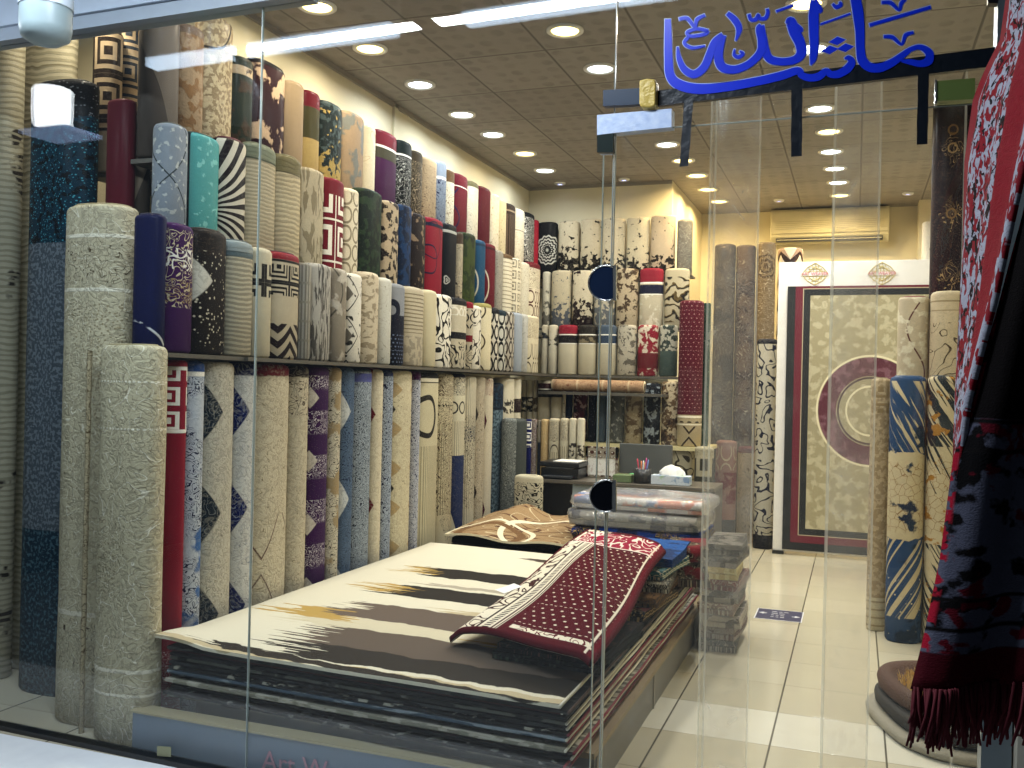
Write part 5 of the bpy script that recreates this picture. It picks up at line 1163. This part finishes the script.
# frame
FRM = plain('frame_paint', '#a9b6c4', .4)
xl_ = -4.6
m_ = MB(); h0 = [GX(xl_, HZ, .06), GX(1.4, HZ, .06)]
def beam(name, x0_, x1_, z0_, z1_, o0, o1, mat, kind='structure'):
    m_ = MB(); a_ = [GX(x0_, z0_, o0), GX(x1_, z0_, o0), GX(x1_, z0_, o1), GX(x0_, z0_, o1)]; b_ = [Vector((p.x, p.y, z1_)) for p in a_]
    m_.face(a_); m_.face(b_)
    for i in range(4): j = (i+1) % 4; m_.face([a_[i], a_[j], b_[j], b_[i]])
    o = m_.build(name, mat); o['kind'] = kind; return o
xh = onG(300, 5).x
beam('trim_6', -4.6, xh+.05, HZ, HZ+.055, .045, -.045, plain('frame_dark', '#8d98a3', .4))
beam('trim_7', -4.6, xh+.05, HZ+.055, HZ+.36, .06, -.045, FRM)
beam('trim_8', xr, xr+.075, .0, HZ+.4, .03, -.05, plain('post_grey', '#6f7a80', .35, .5))
beam('trim_9', xh+.05, 1.4, HZ+.36, HZ+.6, .06, -.045, FRM)
beam('trim_10', -4.6, onG(590, 500).x, -.02, .02, .02, -.03, plain('frame_black', '#15181b', .4))
o = plate('rail_bolt', [(988, -3), (999, -3), (999, 3), (988, 3)], BLK, .03, .03); tag(o, 'small black bolt head at the top of the grey post', 'bolt')
# outdoor ground, ledge, soffit
GRD = plain('pavement', '#7f8285', .8, bump=(30, .3))
struct('floor_outside', boxo('f', (-6, -3, -.1), (3, 2.98, -.02), GRD))
struct('floor_ledge', boxo('f', (-4.8, 2.35, -.02), (3, 3.0, .0), plain('ledge_white', '#eef3fa', .35)))
struct('ceiling_outside', boxo('c', (-5, -2.5, HZ+.6), (3, 2.9, HZ+.7), plain('soffit', '#34373a', .7)))
boxo('wall_street_right', (xr+.08, 2.85, 0), (3, 2.97, HZ+.6), plain('street_wall', '#a39f92', .5))['kind'] = 'structure'
# window box lettering and small label
q = GX(0, 0); tq = onY(262, 762, 3.07)
txt('Art Weaver', .105, (tq.x, 3.068, .055), (pi/2, 0, 0), plain('pink_letters', '#a8788c', .5), FB, ext=.0006, align='LEFT')
a_, b_ = onG(157, 746, .002), onG(171, 757, .002)
o = plate('price_label', [(157, 746), (171, 747), (171, 757), (157, 756)], rugmat('#8f9a94', (('#b5b070', ('diag', 1, .0)),), 0), .002, .001); tag(o, 'small faded label stuck low on the window glass', 'label')

# ------------------------------------------------------------------ blue lettering on the transom
def z1(pts): return [(660+x/5.12, y/5.12) for x, y in pts]
def z2(pts): return [(780+x/5.69, y/5.69) for x, y in pts]
STR = [
 (z1([(40,98),(42,200),(44,300),(52,385),(95,432),(190,455),(330,446),(500,416),(620,388),(705,362),(725,385),(765,398),(810,392),(850,366),(875,380),(915,378),(960,352),(982,318),(965,296),(945,300)]), [5,6.5,7,8,9,9,8,7.5,7.5,6.5,6,6.5,7,6,6,7,7.5,6.5,4.5,1]),
 (z2([(430,-10),(445,80),(455,180),(458,280),(470,345),(510,382),(570,385),(640,355),(700,312),(745,280),(800,268),(848,300),(845,345),(800,362),(740,352),(690,346)]), [9,9.5,8,7.5,8.5,8,8,7,5.5,4,4.5,7,8,6,5,2]),
 (z1([(788,2),(787,80),(788,160),(790,240),(784,300),(772,332)]), [5,9,8.5,7.5,6,1]), (z1([(795,0),(822,52),(800,60)]), [2,4,2]),
 (z1([(645,118),(668,110),(690,165),(718,225),(722,275),(690,306),(625,316),(565,303),(540,262),(528,200),(518,130)]), [1,9,10,9,8.5,7,6.5,7,7.5,7,5]), (z1([(668,110),(722,152),(700,160)]), [5,4,2]),
 (z1([(518,130),(505,150),(522,215),(512,272),(455,328),(385,356),(322,345),(300,300),(305,240),(322,180)]), [4,5,7.5,7,6.5,7,8,8,7.5,6]),
 (z1([(322,180),(280,215),(255,280),(225,345),(175,380),(125,355),(98,300),(90,240)]), [5,6,7,7,7,6,4.5,1.5]),
 (z1([(345,68),(385,105),(405,150),(388,208)]), [4,6,5.5,1]),
 (z1([(455,72),(465,100),(492,98),(503,75),(512,95),(540,92),(552,65),(548,45)]), [3,3,3.5,2.5,3,3.5,3,2.5]),
 (z1([(98,98),(140,95),(178,138),(190,100),(230,78)]), [2.5,3.5,2.5,3.5,2.5]),
 (z1([(245,158),(190,148),(140,165),(160,185),(230,175),(245,158)]), [3,3,3,3,3,3]), (z1([(150,185),(125,220),(165,245),(230,235)]), [3,3,3,1.5]),
 (z1([(382,252),(380,280),(402,292),(425,275),(408,262)]), [1,3,3.5,3,1.5]),
 (z1([(595,58),(680,28)]), [2,2]), (z1([(820,125),(975,70)]), [1.6,1.6]), (z2([(510,143),(857,41)]), [3,3]),
 (z2([(578,14),(630,16),(678,58),(690,20),(712,-4)]), [2.5,3.5,2,3.5,3]), (z2([(590,208),(640,212),(692,252),(715,200),(760,185)]), [2.5,3.5,2,3.5,2.5]),
 (z2([(300,22),(320,40),(345,28),(340,10)]), [2,3.5,3.5,2]),
]
def ribbon(m_, pts, ws, grow, off, th):
    n = len(pts); P = []; W = []
    for i in range(n-1):
        p0, p1, p2, p3 = [Vector(pts[max(0, min(n-1, k))]) for k in (i-1, i, i+1, i+2)]
        st = 6
        for k in range(st):
            t_ = k/st; P.append(.5*((2*p1)+(-p0+p2)*t_+(2*p0-5*p1+4*p2-p3)*t_**2+(-p0+3*p1-3*p2+p3)*t_**3)); W.append(ws[i]*(1-t_)+ws[i+1]*t_)
    P.append(Vector(pts[-1])); W.append(ws[-1])
    L_, Rr = [], []
    for i, p in enumerate(P):
        d = (P[min(i+1, len(P)-1)]-P[max(i-1, 0)]); d = d.normalized() if d.length > 1e-6 else Vector((1, 0)); nrm = Vector((-d.y, d.x)); w = W[i]/2+grow
        if i == 0: p = p-d*grow
        if i == len(P)-1: p = p+d*grow
        L_.append(p+nrm*w); Rr.append(p-nrm*w)
    f = [[onG(a.x, a.y, off) for a in L_], [onG(a.x, a.y, off) for a in Rr]]; b = [[p+GN*th for p in r] for r in f]
    m_.grid(f); m_.grid(b); m_.grid([f[0], b[0]]); m_.grid([f[1], b[1]])
    m_.face([f[0][0], f[1][0], b[1][0], b[0][0]]); m_.face([f[0][-1], f[1][-1], b[1][-1], b[0][-1]])
BLU = plain('blue_vinyl', '#0b2fd8', .3); OUT = plain('pale_vinyl', '#9fb2e6', .4)
e = empty('calligraphy_sign', onG(800, 45), 'blue Arabic calligraphy lettering stuck on the glass above the door', 'sign')
m_ = MB(); mo = MB()
for k, (pts, ws) in enumerate(STR):
    ribbon(m_, pts, [w*1.12 for w in ws], 0, .0080+.0004*(k % 4), .002); ribbon(mo, pts, [w*1.12 for w in ws], .8, .0050, .0015)
for cx_, cy_ in z1([(908, 209), (870, 255), (950, 244)]):
    for mm, gr, of in ((m_, 0, .0085), (mo, .8, .0045)):
        f = [onG(cx_+dx*(1+gr*.12), cy_+dy*(1+gr*.2), of) for dx, dy in ((-8.5, 1.2), (0, -4.2), (8.5, -1.2), (0, 4.2))]
        b = [p+GN*.002 for p in f]; mm.face(f); mm.face(b)
        for i in range(4): j = (i+1) % 4; mm.face([f[i], b[i], b[j], f[j]])
for mm, nm, mt in ((m_, 'blue_letters', BLU), (mo, 'pale_outline', OUT)):
    o = mm.build(nm, mt, None, weld=False); o.parent = e; o.location = -Vector(e.location)

# ------------------------------------------------------------------ lamps outside (they mirror in the glass)
TUBE = emis('led_tube', '#cfe6ff', 9); TB = plain('tube_base', '#c3ccd4', .4)
def tube_lamp(p0, p1, label):
    A_, B_ = mirror(onZ(*p0, 3.22)), mirror(onZ(*p1, 3.22)); mid = (A_+B_)/2; B_.y = A_.y = mid.y
    e = empty('tube_light', (mid.x, mid.y, 3.22), label, 'tube light', 'linear lights under the outdoor soffit')
    x0_, x1_ = min(A_.x, B_.x), max(A_.x, B_.x)
    boxo('housing', (x0_, mid.y-.05, 3.25), (x1_, mid.y+.05, HZ+.6), TB, e); boxo('diffuser', (x0_, mid.y-.045, 3.20), (x1_, mid.y+.045, 3.25), TUBE, e, .008)
tube_lamp((143, 62), (400, 34), 'long white linear light mirrored in the left window')
tube_lamp((460, 17), (700, -8), 'long white linear light mirrored above the door')
v = EYE+ray(51, 109)*4.7; r_ = mirror(v)
e = empty('wall_lamp', r_, 'bright white drum lamp mirrored in the left window', 'lamp')
m_ = MB(); m_.lathe((r_.x, r_.y, r_.z), [(.001, -.11), (.06, -.105), (.085, -.08), (.09, .0), (.09, .09), (.085, .10), (.001, .105)], 28); m_.build('diffuser', emis('drum', '#f4f9ff', 14), e, True)
boxo('mounting_plate', (r_.x-.10, r_.y-.12, r_.z-.135), (r_.x+.20, r_.y+.10, r_.z-.115), plain('plate_blue_glow', '#a9c0ee', .4, emit='#a9c0ee', es=2.0), e)  # plate glows by itself in place of light from the drum
v = EYE+ray(46, 14)*3.25
e = empty('ceiling_lamp', v, 'frosted jar lamp hanging outside at the top left corner', 'lamp')
m_ = MB(); m_.lathe(v, [(.001, -.105), (.05, -.10), (.078, -.082), (.084, -.05), (.084, .02)], 32); m_.build('glass_jar', plain('frosted_jar', '#77868a', .35, emit='#9fb4bc', es=.10), e, True)
m_ = MB(); m_.lathe(v, [(.087, .018), (.087, .06), (.07, .08), (.03, .12), (.02, HZ+.6-v.z)], 32); m_.build('cap', plain('lamp_cap', '#aeb9c3', .4), e, True)

# ------------------------------------------------------------------ hanging rug outside on the right
def interp(tab, y):
    for (y0_, x0_), (y1_, x1_) in zip(tab[:-1], tab[1:]):
        if y <= y1_: return x0_+(x1_-x0_)*(y-y0_)/(y1_-y0_)
    return tab[-1][1]
HR = empty('hanging_rug', onY(990, 400, 1.9), 'red and white fringed rug hanging outside at the right edge', 'rug')
outer = [(-20, 1012), (40, 1003), (75, 985), (100, 975), (160, 966), (290, 962), (400, 961), (480, 960)]
fold = [(-20, 1060), (120, 1045), (215, 1022), (300, 1003), (400, 975), (480, 963)]
m_ = MB(); rows = []; ncol = 16
for j in range(34):
    py = -20+500*j/33; xo = interp(outer, py); xf = interp(fold, py); row = []
    A_ = onX(xo, py, .245); 
    Bp = onY(max(xf, xo+.5), py, 1.62)
    A_ = onY(xo, py, 2.30)
    for i in range(ncol+1):
        f = i/ncol; p = A_.lerp(Bp, f); p = p+Vector((.008*sin(f*17+j*.05), 0, 0)); row.append(p)
    rows.append(row)
m_.grid(rows, lambda i, j: (j/ncol*.55, 2.0*i/33))
HM = rugmat('#8d0f28', (('#8d0f28', ('gu', -9)), ('#a4a8b8', ('streak', 52, 20, .50), ('gu', .10), ('not', 'gu', .36)), ('#141218', ('streak', 50, 24, .58), ('gu', .10), ('not', 'gu', .36)), ('#8d0f28', ('gu', .36), ('not', 'gu', .44)), ('#a4a8b8', ('streak', 40, 14, .5), ('gu', .44))), .2)
o = m_.build('side_fold', HM, None, True); s_ = o.modifiers.new('t', 'SOLIDIFY'); s_.thickness = .008; o.parent = HR; o.location = -Vector(HR.location)
lft_ = [(215, 1023), (300, 1003), (400, 976), (460, 957), (560, 944), (640, 927), (690, 914)]
def hangmat():  # dark rug side, with its shade also put into the near-black colours
    N = NT('hanging_face_shaded'); uv = N.n('ShaderNodeUVMap'); sp = N.n('ShaderNodeSeparateXYZ'); N.put(sp.inputs[0], uv.outputs[0]); U, V = sp.outputs[0], sp.outputs[1]; P = N.vec(U, V, 8.8)
    c = hx('#070405')
    fl = mask(N, U, V, P, ('blotch', 9, .46)); rd = mask(N, U, V, P, ('blotch', 12, .60)); cb = lambda a, b: N.m('MULTIPLY', N.step(V, a-.003, a+.003), N.step(V, b+.003, b-.003))
    z_ = cb(.62, 1.25); c = N.mix(z_, c, hx('#4a4c5c')); c = N.mix(N.m('MULTIPLY', z_, N.m('SUBTRACT', 1.0, fl)), c, hx('#08070a')); c = N.mix(N.m('MULTIPLY', z_, rd), c, hx('#4d0a18')); c = N.mix(N.m('MULTIPLY', N.step(U, .02, .012), N.step(N.noise(P, 30, 2), .45, .5)), c, hx('#8a1026'))
    for a in (.62, .70, 1.10, 1.18): c = N.mix(cb(a, a+.012), c, hx('#0c0a0c'))
    c = N.mix(cb(1.25, 3), c, hx('#3c0712')); N.bsdf(c, .95, N.noise(P, 200, 2), .4, .004, Specular_IOR_Level=.08); return N.mat
rows = []; ncol = 14
for j in range(40):
    py = 190+(690-190)*j/39; xo = interp(lft_, py); row = []
    for i in range(ncol+1):
        f = i/ncol; px = xo+(1075-xo)*f; yb = 26*f if False else 0
        p = onY(px, py+ (f**1.5)*(-12 if py > 600 else 0), 1.62-.05*f); p = p+Vector((0, .014*sin(f*11+py*.004), 0)); row.append(p)
    rows.append(row)
m_ = MB(); m_.grid(rows, lambda i, j: (j/ncol*.30, 1.35*i/39)); o = m_.build('front_fold', hangmat(), None, True)
s_ = o.modifiers.new('t', 'SOLIDIFY'); s_.thickness = .008; o.parent = HR; o.location = -Vector(HR.location)
m_ = MB(); rn = random.Random(9)
for i in range(190):
    f = i/189; k = f*ncol; a_ = rows[-1][int(min(k, ncol-1))]; b_ = rows[-1][int(min(k, ncol-1))+1]; p = a_.lerp(b_, k-int(min(k, ncol-1)))
    p = p+Vector((rn.uniform(-.003, .003), rn.uniform(-.012, .012), .006)); L0 = rn.uniform(.06, .10); sx = rn.uniform(-.02, .015)
    m_.tube([p, p+Vector((sx*.3, 0, -L0*.5)), p+Vector((sx, rn.uniform(-.01, .01), -L0))], [.0028, .0032, .0018], 5)
o = m_.build('fringe', plain('fringe_red', '#5c0b1c', .9), None, True); o['kind'] = 'stuff'; o.parent = HR; o.location = -Vector(HR.location)

# ------------------------------------------------------------------ light, world, view
w = bpy.data.worlds.new('world'); sc.world = w; w.use_nodes = True; bg = w.node_tree.nodes['Background']; bg.inputs[0].default_value = (.10, .14, .20, 1); bg.inputs[1].default_value = .12
for X_ in (-2.6, -1.4):
    ld = bpy.data.lights.new('tube_glow', 'AREA'); ld.shape = 'RECTANGLE'; ld.size = 1.1; ld.size_y = .09; ld.energy = 34; ld.color = (.85, .93, 1)
    lo = bpy.data.objects.new('tube_glow', ld); COL.objects.link(lo); lo.location = (X_, 1.95, 3.19)
sc.view_settings.view_transform = 'Standard'; sc.view_settings.look = 'None'; sc.view_settings.gamma = 1; sc.view_settings.exposure = 0.4; sc.view_settings.use_curve_mapping = False
try:
    sc.cycles.max_bounces = 10; sc.cycles.transparent_max_bounces = 24; sc.cycles.diffuse_bounces = 4; sc.cycles.caustics_reflective = False; sc.cycles.caustics_refractive = False; sc.cycles.use_denoising = True; sc.cycles.sample_clamp_indirect = 6
except Exception: pass
